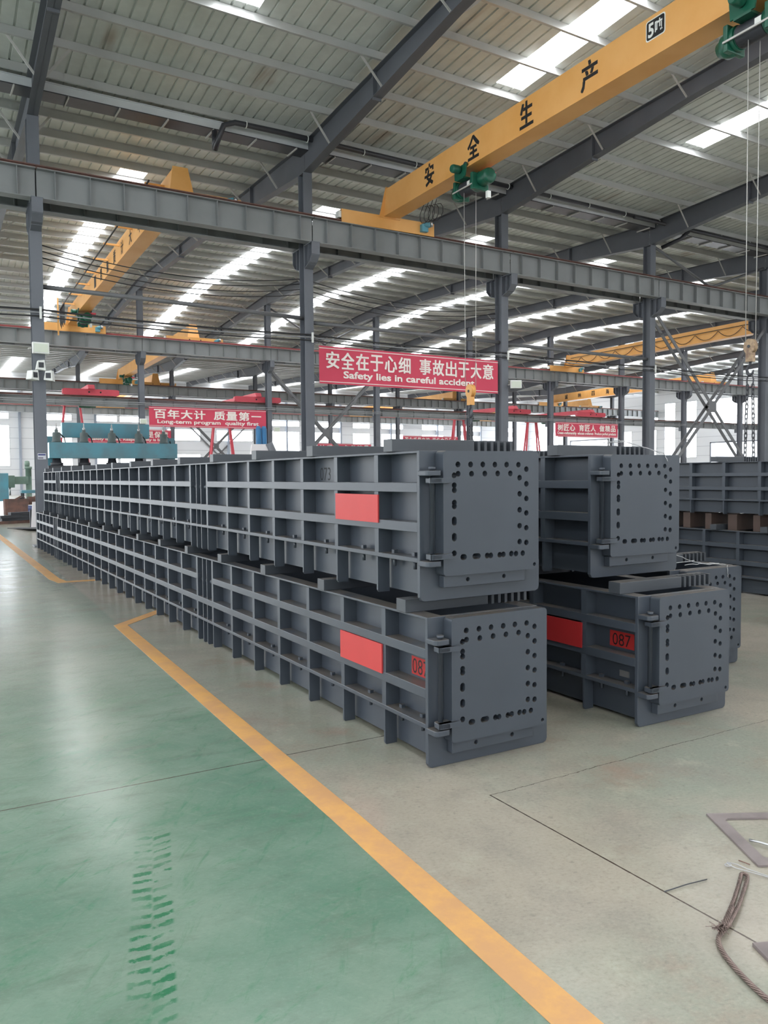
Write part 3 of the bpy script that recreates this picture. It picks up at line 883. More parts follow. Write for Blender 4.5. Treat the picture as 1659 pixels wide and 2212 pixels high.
def mould(label, kind, loc, rz, detail=True, group='grey steel pile moulds'):
    L, j1, j2 = SPECS[kind]
    ribs = rib_list(.475, j1, 17, j2, L)
    if kind not in CACHE:
        CACHE[kind] = mould_meshes(L, j1, j2, ribs)
    t = thing('pile_mould', label, 'steel mould', loc, rz, group)
    for n_, me in CACHE[kind]:
        put(n_, me, t, bevel=0.003 if n_ in ('top_flange', 'rail', 'ledge') else 0)
    for u in ribs:
        put('rib', RIB, t, (0, u, 0)); put('skirt_rib', SRIB, t, (0, u, 0))
    for a, b in (j1, j2):
        for f in (0.36, 0.66):
            put('joint_plate', JPL, t, (0, a+(b-a)*f, 0))
        MB().cyl((.05, a, .60), (.05, b, .60), .02, 12).build('joint_bolt', MOULD, t)
    put('end_plate', ENDP, t, bevel=0.003); d = put('door', DOOR, t, bevel=0.003); put('skirt_bar', SKB, t, bevel=0.003)
    for q in LUGS:
        put('hinge_lug', q, t, bevel=0.004)
    for q in LUG2:
        put('hinge_lug', q, d, bevel=0.004)
    put('hinge_pin', PIN, t)
    if detail:
        for i, u in enumerate(ribs[:-1]):
            nb = [(ribs[i-1] if i else 0.03)+(u-(ribs[i-1] if i else 0.03))*f for f in ((0.5,) if i else (0.25, 0.75))]
            if u-(ribs[i-1] if i else 0) < .25:
                continue
            for x in nb:
                put('bolt', BOLT, t, (.06, x, .240)); put('bolt', BOLTL, t, (.06, x, .214))
    return t
RZ = -0.0179
LA = thing
A1 = mould('longest grey steel pile mould, on the floor beside the yellow line with stencil 08', 'long', (2.43, 3.56, 0), RZ)
A2 = mould('grey steel pile mould stacked above the yellow line, stencil 073 on its ribbed side', 'mid', (2.43, 3.63, .905), RZ)
B1 = mould('grey steel pile mould on the floor with stencil 087 on a red patch', 'mid', (3.94, 3.435, 0), RZ)
B2 = mould('grey steel pile mould set back on top of the 087 mould, wire tied over it', 'mid', (3.96, 3.86, .90), RZ, False)
C1 = mould('grey steel pile mould on the floor, mostly hidden behind the 087 mould', 'mid', (5.2, 4.22, 0), RZ, False)
D1 = mould('grey steel pile mould on the floor nearest the open bay, its ribbed flank exposed', 'mid', (9.39, 1.32, 0), RZ, False)
D2 = mould('grey steel pile mould raised on brown blocks at the rear of the stacks', 'mid', (9.39, 1.02, 1.045), RZ, False)
D2.scale = (0.9, 1.0, 0.845)
# inner faces of the mould cavities look dark
def red_plate(par, u0, u1, z0, z1, mat=RED_PLATE):
    MB().box(-.008, 0.001, u0, u1, z0, z1).build('red_plate', mat, par)['label'] = 'blank red plate'
red_plate(A1, .483, 1.02, .425, .600); red_plate(A2, .442, .996, .417, .583); red_plate(B1, .485, 1.03, .42, .592, RED_DEEP)
def stencil(par, body, u_far, u_near, z0, z1, patch=None):
    if patch:
        MB().box(.0945, .0962, patch[1], patch[0], patch[2], patch[3]).build('stencil_patch', RED_PATCH, par)['label'] = 'red painted patch'
    lettering(body, par, (.0958 if not patch else .0943, u_far, z0), (0, -1, 0), (0, 0, 1), u_far-u_near, z1-z0, BLACK_INK, -0.004, 'stencil', .0004)
stencil(A2, '073', 1.43, 1.27, .665, .755)
stencil(A1, '087', .30, .135, .458, .545, (.31, .10, .45, .555))
stencil(B1, '087', .30, .145, .468, .548, (.325, .115, .458, .562))
MB().box(.09, .0962, .155, .235, .27, .31).build('bare_patch', CHROME, B1)['label'] = 'scraped bright spot'

# spacer bars lying across the moulds
def spacer_proto(name, label, group):
    t = thing(name, label, 'spacer bar', (0, 0, 0), RZ, group)
    MB().box(-.02, .56, 0, .10, 0, .074).build('beam', SPACER, t, bevel=0.003)
    MB().box(.56, .86, .06, .10, 0, .074).build('comb_back', SPACER, t)
    for i in range(6):
        x = .585+.05*i
        MB().box(x, x+.02, 0, .062, 0, .072).build('comb_tooth', SPACER, t)
    return t
protos = {}
def spacers(mx, my, z_, us, grp, txt):
    for i, u in enumerate(us):
        loc = (mx+math.sin(-RZ)*u, my+math.cos(RZ)*u, z_)
        lab = txt % ORD[i]
        if 'p' not in protos:
            protos['p'] = spacer_proto('spacer_bar', lab, grp); protos['p'].location = loc; o = protos['p']
        else:
            o = dup(protos['p'], loc, RZ, lab)
        o['group'] = grp
spacers(2.43, 3.56, .8302, [.19, 1.23, 2.28, 3.33, 4.36, 5.4, 6.44, 7.48, 8.54, 9.66, 10.7, 11.8, 12.86, 13.95, 14.9], 'spacer bars between the two moulds by the yellow line', 'grey spacer bar squeezed between the two long moulds, %s from their doors')
spacers(2.43, 3.63, 1.7352, [.25, 1.31, 2.36, 3.43, 4.49, 5.58, 6.66, 7.75, 8.86, 9.99, 11.1, 12.2, 13.3, 14.4], 'spacer bars on top of the 073 mould', 'grey comb ended spacer bar lying on the 073 mould, %s from its door')
spacers(3.94, 3.435, .8302, [.13, 1.2, 2.27, 3.34, 4.4, 5.5], 'spacer bars on the 087 mould', 'grey comb ended spacer bar on the 087 mould, %s from its door')
spacers(3.96, 3.86, 1.7302, [.3, 1.36, 2.42, 3.48], 'spacer bars on the set back upper mould', 'grey comb ended spacer bar on the set back upper mould, %s from its door')
spacers(5.2, 4.22, .8302, [.33, 1.4, 2.46], 'spacer bars on the mostly hidden mould', 'grey comb ended spacer bar on the mostly hidden mould, %s from its door')
spacers(9.39, 3.2, .8302, [2.95, 3.7, 4.75, 5.8], 'spacer bars on the mould at the rear', 'grey comb ended spacer bar on the rearmost floor mould, %s from the open bay')
spacers(9.39, 3.2, 1.748, [2.6, 3.7], 'spacer bars on the raised rear mould', 'grey comb ended spacer bar on the raised rear mould, %s from the open bay')
for i, (u, wd) in enumerate(((2.3, .1), (2.72, .12), (3.16, .1), (3.5, .14), (3.9, .1), (4.25, .12), (4.62, .1), (5.1, .12), (5.6, .14), (6.2, .12))):
    tag(MB().box(.12, .74, 0, wd, 0, .212).build('support_block', BLOCK_BROWN, None, (9.41+.0179*u, 3.2+u, .8302), RZ, 0.003), 'rusty brown support block under the raised rear mould, %s from its end' % ORD[i], 'block', 'brown blocks under the raised mould')
# tie wire over the set back mould's door and over the hidden mould
def wire_bundle(label, paths, r=0.003):
    t = thing('tie_wire', label, 'wire', (0, 0, 0))
    for p in paths:
        MB().tube(p, r, 6).build('strand', WIRE, t)
def wob(a, b, amp, n=8):
    a, b = Vector(a), Vector(b)
    return [a.lerp(b, i/n)+Vector((random.uniform(-amp, amp), random.uniform(-amp, amp), random.uniform(-amp, amp)*0.5+amp)) for i in range(n+1)]
wire_bundle('white tie wire knotted over the top of the set back upper mould', [
    wob((4.42, 4.2, 1.815), (4.55, 4.1, 1.83), .012), wob((4.44, 4.17, 1.82), (4.57, 4.05, 1.82), .012), wob((4.56, 4.08, 1.825), (4.575, 3.80, 1.735), .006), wob((4.55, 4.08, 1.82), (4.575, 3.77, 1.735), .006), wob((4.575, 3.77, 1.735), (4.60, 3.755, 1.68), .003)])
wire_bundle('white tie wire knotted over the end of the mostly hidden mould', [
    wob((5.25, 4.55, .84), (5.6, 4.3, .86), .015), wob((5.5, 4.45, .915), (5.62, 4.25, .845), .012), wob((5.45, 4.28, .845), (5.78, 4.2, .845), .012), wob((5.6, 4.26, .845), (5.79, 4.14, .842), .01), wob((5.79, 4.13, .84), (5.80, 4.125, .74), .003)], 0.0035)

# ------------------------------------------------------------------ overhead cranes
def hoist(parent_rot, label, loc, drop, hook_x=0.0, hmat=None, hs=1.0, rs=.13, group='electric hoists'):
    hmat = hmat or YELLOW
    """rope hoist under a girder whose lower flange is at loc.z; local y runs along the girder"""
    t = thing('electric_hoist', label, 'hoist', loc, parent_rot, group)
    MB().lathe((0, -.36, -.36), (0, 1, 0), [(0, .16), (.02, .2), (.1, .2), (.1, .17), (.62, .17), (.62, .2), (.7, .2), (.72, .16)], 24).build('rope_drum', HOIST_GREEN, t)
    rb = [(.12+.018*i, .172 if i % 2 else .183) for i in range(28)]
    MB().lathe((0, -.36, -.36), (0, 1, 0), rb, 20).build('wound_rope', DARK_STEEL, t)
    MB().lathe((.05, -.36, -.30), (0, -1, 0), [(0, .15), (.03, .19), (.07, .19), (.07, .17)] + [(.09+.03*i, .185 if i % 2 else .17) for i in range(8)] + [(.32, .175), (.36, .18), (.40, .17), (.42, .12), (.43, .05)], 24).build('motor', HOIST_GREEN, t)
    MB().lathe((0, .36, -.4), (0, 1, 0), [(0, .19), (.16, .19), (.2, .15), (.28, .12)], 20).build('gearbox', HOIST_GREEN, t)
    c = MB()
    c.prism([(-.30, -.22, -.2), (-.30, .22, -.2), (-.28, .26, .1), (-.28, -.26, .1)], (.025, 0, 0))
    c.prism([(.275, -.22, -.2), (.275, .22, -.2), (.28, .26, .1), (.28, -.26, .1)], (.025, 0, 0))
    c.box(-.3, .3, -.16, .16, -.23, -.19)
    c.build('trolley', HOIST_GREEN, t)
    for s in (-1, 1):
        for y in (-.17, .17):
            MB().lathe((s*.27, y, .07), (-s, 0, 0), [(0, .075), (.03, .075), (.05, .06)], 16).build('trolley_wheel', DARK_STEEL, t)
    MB().lathe((-.3, .0, .0), (-1, 0, 0), [(0, .09), (.05, .1), (.2, .1), (.24, .08)], 16).build('travel_motor', HOIST_GREEN, t)
    MB().box(.16, .44, -.46, -.2, -.15, -.07).build('limit_bar', RED, t)
    MB().box(-.24, .24, -.44, -.34, -.56, -.16).build('end_plate', HOIST_GREEN, t, bevel=.02)
    MB().box(-.22, .22, .33, .42, -.58, -.16).build('end_plate', HOIST_GREEN, t, bevel=.02)
    MB().bar((-.24, -.42, -.44), (-.24, .4, -.44), .02, .03).build('tie_rod', BRACE_GREY, t)
    MB().box(-.19, -.17, -.28, -.14, -.42, -.3).build('nameplate', WHITE, t)
    MB().box(.16, .26, -.5, -.42, -.72, -.56).build('switch_box', WHITE, t)
    if drop:
        for s in (-1, 1):
            MB().cyl((hook_x+s*rs, -s*rs*.5, -.5), (hook_x+s*rs*.9, -s*rs*.4, -drop+.1*hs), .007, 6).build('hoist_rope', BRACE_GREY, t)
        b = thing('hook_block', '', '', (hook_x, 0, -drop), 0)
        for k_ in ('label', 'category'):
            del b[k_]
        b.parent = t; b.scale = (hs, hs, hs)
        pr = [(.14*math.cos(a), .17*math.sin(a)) for a in [2*math.pi*i/20 for i in range(20)]]
        for s in (-1, 1):
            MB().prism([(s*.05-.012, y, z_) for y, z_ in pr], (.024, 0, 0)).build('cheek_plate', hmat, b)
        MB().cyl((-.075, 0, 0), (.075, 0, 0), .035, 12).build('axle', DARK_STEEL, b)
        MB().lathe((-.04, 0, .0), (1, 0, 0), [(0, .15), (.02, .13), (.06, .13), (.08, .15)], 20).build('sheave', hmat, b)
        MB().prism([(-.06, -.08, -.14), (.06, -.08, -.14), (.06, .08, -.14), (-.06, .08, -.14)], (0, 0, -.2)).build('shank_housing', hmat, b)
        hk = [(0, 0, -.32), (0, 0, -.4), (0, .05, -.45), (0, .085, -.52), (0, .06, -.6), (0, 0, -.635), (0, -.06, -.6), (0, -.085, -.53)]
        MB().tube(hk, [.03, .028, .03, .034, .036, .034, .028, .014], 10).build('hook', DARK_STEEL, b)
    return t
STENCILS = {
    '安': [[(.46, 1), (.56, 1), (.56, .88), (.46, .88)], [(.1, .86), (.42, .86), (.42, .76), (.2, .76), (.2, .66), (.1, .66)], [(.58, .86), (.92, .86), (.92, .66), (.82, .66), (.82, .76), (.58, .76)],
          [(.36, .70), (.48, .72), (.36, .30), (.24, .34)], [(.02, .52), (.32, .52), (.30, .42), (.02, .42)], [(.46, .52), (.98, .52), (.98, .42), (.44, .42)], [(.66, .40), (.78, .40), (.56, .14), (.2, 0), (.14, .1), (.46, .22)], [(.34, .28), (.44, .34), (.88, .1), (.8, 0)]],
    '全': [[(.44, 1), (.56, 1), (.2, .60), (.06, .50), (0, .58), (.22, .74)], [(.58, .96), (.66, .88), (1, .58), (.94, .5), (.72, .64), (.52, .86)], [(.24, .56), (.76, .56), (.76, .47), (.24, .47)], [(.2, .34), (.44, .34), (.44, .25), (.2, .25)], [(.56, .34), (.8, .34), (.8, .25), (.56, .25)], [(.45, .45), (.55, .45), (.55, .13), (.45, .13)], [(.04, .1), (.96, .1), (.96, 0), (.04, 0)]],
    '生': [[(.2, .96), (.31, .93), (.16, .56), (.06, .6)], [(.32, .78), (.44, .78), (.44, .68), (.28, .68)], [(.56, .78), (.9, .78), (.9, .68), (.56, .68)], [(.45, 1), (.55, 1), (.55, .14), (.45, .14)], [(.14, .46), (.42, .46), (.42, .36), (.14, .36)], [(.58, .46), (.86, .46), (.86, .36), (.58, .36)], [(.02, .1), (.98, .1), (.98, 0), (.02, 0)]],
    '产': [[(.44, 1), (.54, 1), (.58, .88), (.48, .86)], [(.06, .82), (.96, .82), (.96, .72), (.06, .72)], [(.26, .68), (.37, .66), (.43, .54), (.33, .52)], [(.64, .68), (.75, .68), (.66, .52), (.56, .54)], [(.14, .48), (.98, .48), (.98, .38), (.14, .38)], [(.12, .36), (.23, .36), (.18, .12), (.08, 0), (0, .06), (.1, .2)]],
}
def stencil_char(ch, par, y_left, z0, wid, hei, x):
    mb = MB()
    for poly in STENCILS[ch]:
        for i, (da, db) in enumerate(((0, 0), (.022, .016), (-.022, .016), (.022, -.016), (-.022, -.016))):
            mb.prism([(x-.0001*i, y_left-(a+da)*wid, z0+(b+db)*hei) for a, b in poly], (-.003, 0, 0))
    mb.build('stencil_character', BLACK_INK, par)
def crane(label, bx, ya, yb, chars=None, motor_side=1, end_a=True):
    """single-girder crane; end trucks on runway rails at building y = ya (its near end) and yb"""
    t = thing('overhead_crane', label, 'crane', BW(bx, ya, 0), TILT, 'yellow overhead cranes')
    L = (yb-ya)/math.cos(TILT)
    zb, zt = 8.98, 9.72
    gm = MB()
    pts = [(.16, zb+.02), (.55, zb), (L-.55, zb), (L-.16, zb+.02), (L-.28, zt), (.28, zt)]
    gm.prism([(-.2, y, z_) for y, z_ in pts], (.4, 0, 0))
    gm.build('girder', YELLOW, t, bevel=0.006)
    MB().box(-.25, .25, .3, L-.3, zb-.02, zb).build('lower_flange', YELLOW, t)
    for y, s in ((0.0, -1), (L, 1)):
        MB().prism([(-.34, y-s*.16, zb-.02), (.34, y-s*.16, zb-.02), (.20, y-s*.30, zt+.06), (-.20, y-s*.30, zt+.06)], (0, s*.03, 0)).build('end_gusset', YELLOW, t)
        U = [(-.13, .02), (-.105, .02), (-.105, .37), (.105, .37), (.105, .02), (.13, .02), (.13, .39), (-.13, .39)]
        tr = MB().prism([(-1.52, y+a, ZR+b) for a, b in U], (3.04, 0, 0)).build('end_truck', YELLOW, t)
        for x in (-1.2, 1.2):
            MB().lathe((x, y-.05, ZR+.232), (0, 1, 0), [(0, .131), (.1, .131)], 18).build('truck_wheel', DARK_STEEL, tr)
        MB().box(-1.6, -1.52, y-.1, y+.1, ZR+.16, ZR+.34).build('buffer', WHITE, tr)
        md_ = MB().box(1.02, 1.24, y-.27, y-.132, ZR+.08, ZR+.30).build('travel_motor', TEAL, tr, bevel=.015)
        MB().lathe((1.1, y-.2, ZR+.27), (.9, -.45, .15), [(0, .07), (.16, .085), (.2, .085)], 16).build('motor_housing', TEAL, tr)
        MB().lathe((1.29, y-.295, ZR+.302), (.9, -.45, .15), [(0, .085), (.05, .085), (.07, .06)], 16).build('motor_cap', CHROME, tr)
        for x in (-.3, .3):
            MB().lathe((x, y+s*.131, ZR+.26), (0, s, 0), [(0, .035), (.004, .035)], 12).build('bolt_hole', BLACK_INK, tr)
    if chars:
        n = len(chars)
        for i, (c, yy) in enumerate(chars):
            lettering(c, t, (-.203, yy+.2, zb+.16), (0, -1, 0), (0, 0, 1), .4, .44, BLACK_INK, 0.0, 'crane_character', .002, .012)
    return t, L, zb
def festoon(t, L):
    for i in range(9):
        y = 1.2+2.1*i
        MB().box(-.72, -.2, y-.03, y+.03, 9.5, 9.56).build('festoon_arm', YELLOW, t)
    MB().tube([(-.7, .8, 9.48), (-.7, L-.7, 9.48)], .025, 8).build('festoon_rail', CABLE, t)
    mb = MB()
    for i in range(9):
        y = L-1.2-.17*i
        mb.tube(sag((-.7, y, 9.46), (-.7, y-.16, 9.46), .75+.1*(i % 3), 10), .014, 6)
    mb.build('festoon_cable', CABLE, t)
    MB().box(-.86, -.80, L-1.6, L-1.5, 8.2, 9.9).build('current_collector', YELLOW, t)
HOOK_OLD = paint('hook_worn', (176, 152, 122), 0.6, 0.2, 9, c2=(128, 104, 88))
YN = -0.45
c1, L1, ZB = crane('yellow overhead crane of the front hall with black stencilled characters and a load sign', 9.41, -SPAN+0.45, YN)
for ch, wy in (('安', 17.37), ('全', 15.41), ('生', 13.44), ('产', 11.52)):
    yl = (wy-(Y1-SPAN+0.45))/math.cos(TILT)
    stencil_char(ch, c1, yl+.24, ZB+.12, .46, .54, -.2005)
yl = (9.88-(Y1-SPAN+0.45))/math.cos(TILT)
sg = MB().prism([(-.2012, yl-a, ZB+.33+b) for a, b in rrect(-.2, .2, 0, .32, .04)], (-.005, 0, 0)).build('load_sign', BLACK_INK, c1)
MB().prism([(-.2006, yl-a, ZB+.31+b) for a, b in rrect(-.22, .22, 0, .36, .05)], (-.003, 0, 0)).build('sign_border', WHITE, c1)
lettering('5', sg, (-.2065, yl+.165, ZB+.36), (0, -1, 0), (0, 0, 1), .13, .25, WHITE, .03, 'lettering', .002)
lettering('吨', sg, (-.2065, yl+.01, ZB+.36), (0, -1, 0), (0, 0, 1), .17, .25, WHITE, .03, 'lettering', .002)
# festoon cable loops near the far truck of the front crane
f = MB()
for i in range(4):
    y0 = L1-1.5-.12*i; f.tube([Vector((.35+.05*i, y0, ZB+.1))]+[Vector((.35+.06*i, y0+.55*math.sin(a)*.5, ZB-.02-.4*(1-math.cos(a))*.55)) for a in [math.pi*.2*j for j in range(1, 11)]], .010, 6)
f.build('festoon_cable', CABLE, c1)
h1 = hoist(TILT, 'green electric hoist under the front crane, its rope dropping past the red banner', BW(9.41, 15.85-Y1, ZB-.02), 5.30)
h2 = hoist(TILT, 'green electric hoist nearest the camera under the front crane, partly cut off by the frame', BW(9.41, 8.05-Y1, ZB-.02), 5.33, 0.0, HOOK_OLD, 0.72, .085)
# chains hanging from both hooks
def chain(label, top, n, twin, link=.085, mat=DARK_STEEL):
    t = thing('lifting_chain', label, 'chain', top, TILT, 'lifting chains')
    MB().tube([(0, .06*math.sin(a), -.1+.11*math.cos(a)) for a in [2*math.pi*i/14 for i in range(14)]], .012, 8, True).build('master_ring', mat, t)
    lm = []
    for o_ in (0, 1):
        path = []
        for i in range(12):
            a = 2*math.pi*i/12
            y = .022*math.cos(a); z_ = .03*math.sin(a) + (.022 if math.sin(a) > 0 else -.022)
            path.append((y, 0, z_) if o_ else (0, y, z_))
        lm.append(MB().tube(path, .009, 6, True).mesh('chain_link', mat))
    for s in (-1, 1) if twin else (0,):
        for i in range(n):
            put('chain_link', lm[i % 2], t, (0, s*(.05+.002*i), -.2-.078*i))
p1 = BW(9.41, 15.85-Y1, ZB-.02-5.30-.62); chain('dark lifting chain hanging from the yellow hook in front of the red banner', p1, 12, True)
p2 = BW(9.41, 8.05-Y1, ZB-.02-5.33-.45); chain('long twin lifting chain hanging from the rusty hook beside the bracing', p2, 16, True)

c2, L2, _ = crane('yellow overhead crane nearest the press, a row of characters along its girder', 3.68, 0.45, SPAN-0.45, [(c, 3.0+1.35*i) for i, c in enumerate('百年大计质量第一')])
festoon(c2, L2)
hoist(TILT, 'green electric hoist hanging at the far end of the leftmost yellow crane', BW(3.68, 17.2, 8.96), 0)
crane('yellow overhead crane of the third hall showing its end truck above the second row beam', 9.97, SPAN+0.45, 2*SPAN-0.45)
hoist(TILT, 'green electric hoist at the far end of the third hall crane', BW(9.97, 2*SPAN-3.0, 8.96), 0)
crane('yellow overhead crane by the back wall, behind the column with the teal press', 12.9, 2*SPAN+0.45, 3*SPAN-0.45)
c4, L4, _ = crane('large yellow overhead crane with looping cables, above the crossed bracing', 36.05, 0.45, SPAN-0.45)
f = MB()
pts = []
for i in range(12):
    pts += sag((-.26, 1.5+1.55*i, ZB+.45), (-.26, 3.05+1.55*i, ZB+.45), .38, 8)[(1 if pts else 0):]
f.tube(pts, .016, 6); f.build('festoon_cable', CABLE, c4)
MB().tube([(-.3, .8, ZB+.5), (-.3, L4-.8, ZB+.5)], .02, 6).build('festoon_rail', CABLE, c4)
crane('yellow overhead crane of the third hall with five black characters, beyond the fourth nearest column', 53.4, SPAN+0.45, 2*SPAN-0.45, [(c, 17.6-1.9*i) for i, c in enumerate('诚纳四海宾')])
crane('yellow overhead crane by the back wall, right of the pink banner crane truck', 60.2, 2*SPAN+0.45, 3*SPAN-0.45, [('百', 16.0), ('年', 13.0)])
hoist(TILT, 'green electric hoist under the crane by the end wall', BW(60.2, 2*SPAN+3.0, 8.96), 0)
crane('yellow overhead crane by the back wall, seen under the lower runway beside the hook', 42.0, 2*SPAN+0.45, 3*SPAN-0.45)

# red half gantries of the second row
def half_gantry(bx, label):
    y0 = SPAN+0.45
    t = thing('half_gantry_crane', label, 'crane', BW(bx, y0, 0), TILT, 'red half gantry cranes')
    Lg = 6.6
    zb = ZL+.42
    MB().prism([(-.16, -.3, zb), (-.16, Lg+.3, zb-.1), (-.16, Lg+.3, zb+.28), (-.16, -.1, zb+.22)], (.32, 0, 0)).build('girder', RED, t)
    tr = MB().prism([(-1.35, -.12, ZL+.16), (-1.25, -.12, ZL+.11), (1.25, -.12, ZL+.11), (1.35, -.12, ZL+.16), (1.35, -.12, ZL+.38), (1.25, -.12, ZL+.42), (-1.25, -.12, ZL+.42), (-1.35, -.12, ZL+.38)], (0, .24, 0)).build('end_truck', RED, t)
    for x in (-1.05, 1.05):
        MB().lathe((x, -.05, ZL+.18), (0, 1, 0), [(0, .09), (.1, .09)], 14).build('truck_wheel', DARK_STEEL, tr)
    for x in (-.1, .45):
        MB().lathe((x, -.121, ZL+.27), (0, -1, 0), [(0, .045), (.004, .045)], 12).build('bolt_hole', BLACK_INK, tr)
    MB().box(-.55, .55, Lg-.2, Lg+.2, zb-.32, zb-.02).build('saddle', RED, t)
    for s in (-1, 1):
        for yo in (-.12, .12):
            MB().bar((s*.42, Lg+yo*.5, zb-.3), (s*1.05, Lg+yo*2.2, .3), .11, .09).build('leg', RED, t)
        m_ = MB()
        for j in range(1, 6):
            f_ = j/6; x = s*(.42+.63*f_); z_ = zb-.3+(.3-zb+.3)*f_
            m_.bar((x, Lg-.06-.2*f_, z_), (x, Lg+.06+.2*f_, z_), .05, .05)
        m_.build('leg_rung', RED, t)
    MB().box(-1.3, 1.3, Lg-.3, Lg+.3, .14, .34).build('ground_beam', RED, t)
    for x in (-1.0, 1.0):
        MB().lathe((x, Lg-.06, .12), (0, 1, 0), [(0, .12), (.12, .12)], 16).build('ground_wheel', DARK_STEEL, t)
    h = MB(); h.lathe((.2, Lg-1.0, zb-.3), (1, 0, 0), [(0, .14), (.04, .18), (.6, .18), (.64, .16), (.9, .16), (.94, .1)], 18)
    h.build('hoist', HOIST_GREEN, t)
    return t
half_gantry(4.6, 'red half gantry crane standing behind the teal press')
half_gantry(13.5, 'red half gantry crane with splayed legs behind the shorter red banner')
half_gantry(32.1, 'red half gantry crane standing behind the hanging yellow hook')
half_gantry(39.3, 'red half gantry crane behind the third nearest column')

# ------------------------------------------------------------------ banners
def banner(label, bx0, bx1, y, z0, z1, top, bottom, tw=(.04, .97), bw_=(.12, .86), title=(.42, .86), sub=(.115, .36), bold=.014):
    p = BW(bx0, y, z0)
    W = BW(bx1, y).x-p.x; H = z1-z0
    t = thing('slogan_banner', label, 'banner', p, 0, 'red slogan banners')
    mb = MB(); nx = 24
    g = lambda i, z_, d: ((W*i/nx), 0.018*math.sin(i*0.8)*0.4+d, z_)
    vs = []
    for d in (0, .006):
        for z_ in (0, H):
            vs += [g(i, z_, d) for i in range(nx+1)]
    m_ = nx+1; fs = []
    for i in range(nx):
        fs += [(i, i+1, m_+i+1, m_+i), (2*m_+i, 2*m_+i+1, 3*m_+i+1, 3*m_+i), (i, i+1, 2*m_+i+1, 2*m_+i), (m_+i, m_+i+1, 3*m_+i+1, 3*m_+i)]
    fs += [(0, m_, 3*m_, 2*m_), (nx, m_+nx, 3*m_+nx, 2*m_+nx)]
    mb.add(vs, fs).build('banner_cloth', BANNER, t)
    for q in (.045, .93):
        MB().box(0, W, -.014, -.010, H*q, H*q+.02).build('stripe', BANNER_TEXT, t)
    x = W*tw[0]
    words_ = top.split(' ')
    nch = sum(len(a) for a in words_); gap = 0.55
    unit = W*(tw[1]-tw[0])/(nch+gap*(len(words_)-1))
    for wd in words_:
        for ch in wd:
            hh = H*(title[1]-title[0])
            if ch == '一':
                MB().box(x+unit*.08, x+unit*.9, -.016, -.011, H*title[0]+hh*.46, H*title[0]+hh*.6).build('character', BANNER_TEXT, t)
            else:
                lettering(ch, t, (x+unit*.06, -.012, H*title[0]), (1, 0, 0), (0, 0, 1), unit*.84, hh, BANNER_TEXT, 0.0, 'character', .003, unit*.026)
            x += unit
        x += unit*gap
    if bottom:
        lettering(bottom, t, (W*bw_[0], -.012, H*sub[0]), (1, 0, 0), (0, 0, 1), W*(bw_[1]-bw_[0]), H*(sub[1]-sub[0]), BANNER_TEXT, .012, 'sentence', .003, H*.006)
    for x in (0.02, W-.02):
        for z_ in (.02, H-.02):
            MB().tube([(x, 0, z_), (x+(-.3 if x < 1 else .12), .06, z_+(.05 if z_ > .5 else -.05))], .006, 5).build('cord', WIRE, t)
    return t
banner('long red banner in white lettering, Safety lies in careful accident', 7.27, 13.67, -.22, 4.20, 5.25, '安全在于心细 事故出于大意', 'Safety lies in careful accident', (.03, .975), (.12, .85))
banner('red banner with white lettering, Long-term program quality first', 7.32, 13.75, SPAN-.22, 4.22, 5.25, '百年大计 质量第一', 'Long-term program  quality first', (.035, .965), (.065, .93))
banner('pink red banner with three short phrases between columns of the second row', 35.27, 41.4, SPAN-.22, 4.21, 5.22, '树匠心 育匠人 做精品', 'Create craftsmanship  educate craftsmen  Produce perfect products', (.03, .97), (.03, .97))
banner('small distant red banner behind the cross bracing and red gantry', 35.4, 41.7, 2*SPAN-.25, 4.3, 5.28, '强化质量意识 提升产品品质', '', (.03, .97), title=(.15, .85))
banner('distant red banner seen through the teal press cylinders', 7.45, 13.8, 2*SPAN-.25, 4.25, 5.3, '安全是幸福 责任是保障', 'Safety is bless. Responsibility is bless', (.03, .97), (.05, .95))
banner('distant red banner low beside the second nearest column', 26.6, 32.0, 2*SPAN-.25, 3.5, 4.45, '抢质量 争做精品', '', (.03, .97), title=(.2, .85))

# ------------------------------------------------------------------ lamps and boxes on the columns
def floodlight(label, P_, rz):
    t = thing('floodlight', label, 'floodlight', P_, rz, 'floodlights on columns')
    MB().prism([(-.18, -.02, -.12), (.18, -.02, -.12), (.18, .0, .14), (-.18, .0, .14)], (0, .1, 0)).build('housing', WHITE, t, bevel=.01)
    MB().box(-.15, .15, -.03, -.021, -.09, .1).build('lens', paint_lens, t)
    MB().tube([(-.2, .05, 0), (-.24, .12, 0), (-.24, .2, 0)], .015, 8).build('bracket', BRACE_GREY, t)
paint_lens = paint('floodlight_lens', (214, 222, 206), 0.25, 0.03)
floodlight('pale square floodlight on the first nearest column', BW(0.02, -.42, 4.6), 0)
floodlight('pale square floodlight on the third nearest column, below the banner end', BW(14.24, -.46, 4.5), -.5)
floodlight('pale square floodlight on the second row column by the shorter banner', BW(7.0, SPAN-.4, 4.45), 0)
floodlight('pale square floodlight on the third column of the second row', BW(14.3, SPAN-.46, 4.2), 0)
t = thing('loudspeaker', 'cluster head white horn loudspeaker on the first nearest column, upper', 'loudspeaker', BW(0.02, -.36, 4.22), 0, 'white loudspeakers')
MB().prism([(-.11, -.05, -.1), (.09, -.05, -.12), (.07, -.05, .12), (-.07, -.05, .1)], (0, .2, 0)).build('cabinet', WHITE, t)
MB().box(-.06, .05, -.06, -.045, -.06, .06).build('grille', DARK_STEEL, t)
for dx, lab in ((-.16, 'white loudspeaker on the first nearest column, lower and beside the aisle'), (.16, 'white loudspeaker on the first nearest column, lower and beside the moulds')):
    r = dup(t, BW(.02+dx, -.42, 3.98), .5 if dx < 0 else -.4, lab)
t['label'] = 'white loudspeaker on the first nearest column, just under the floodlight'
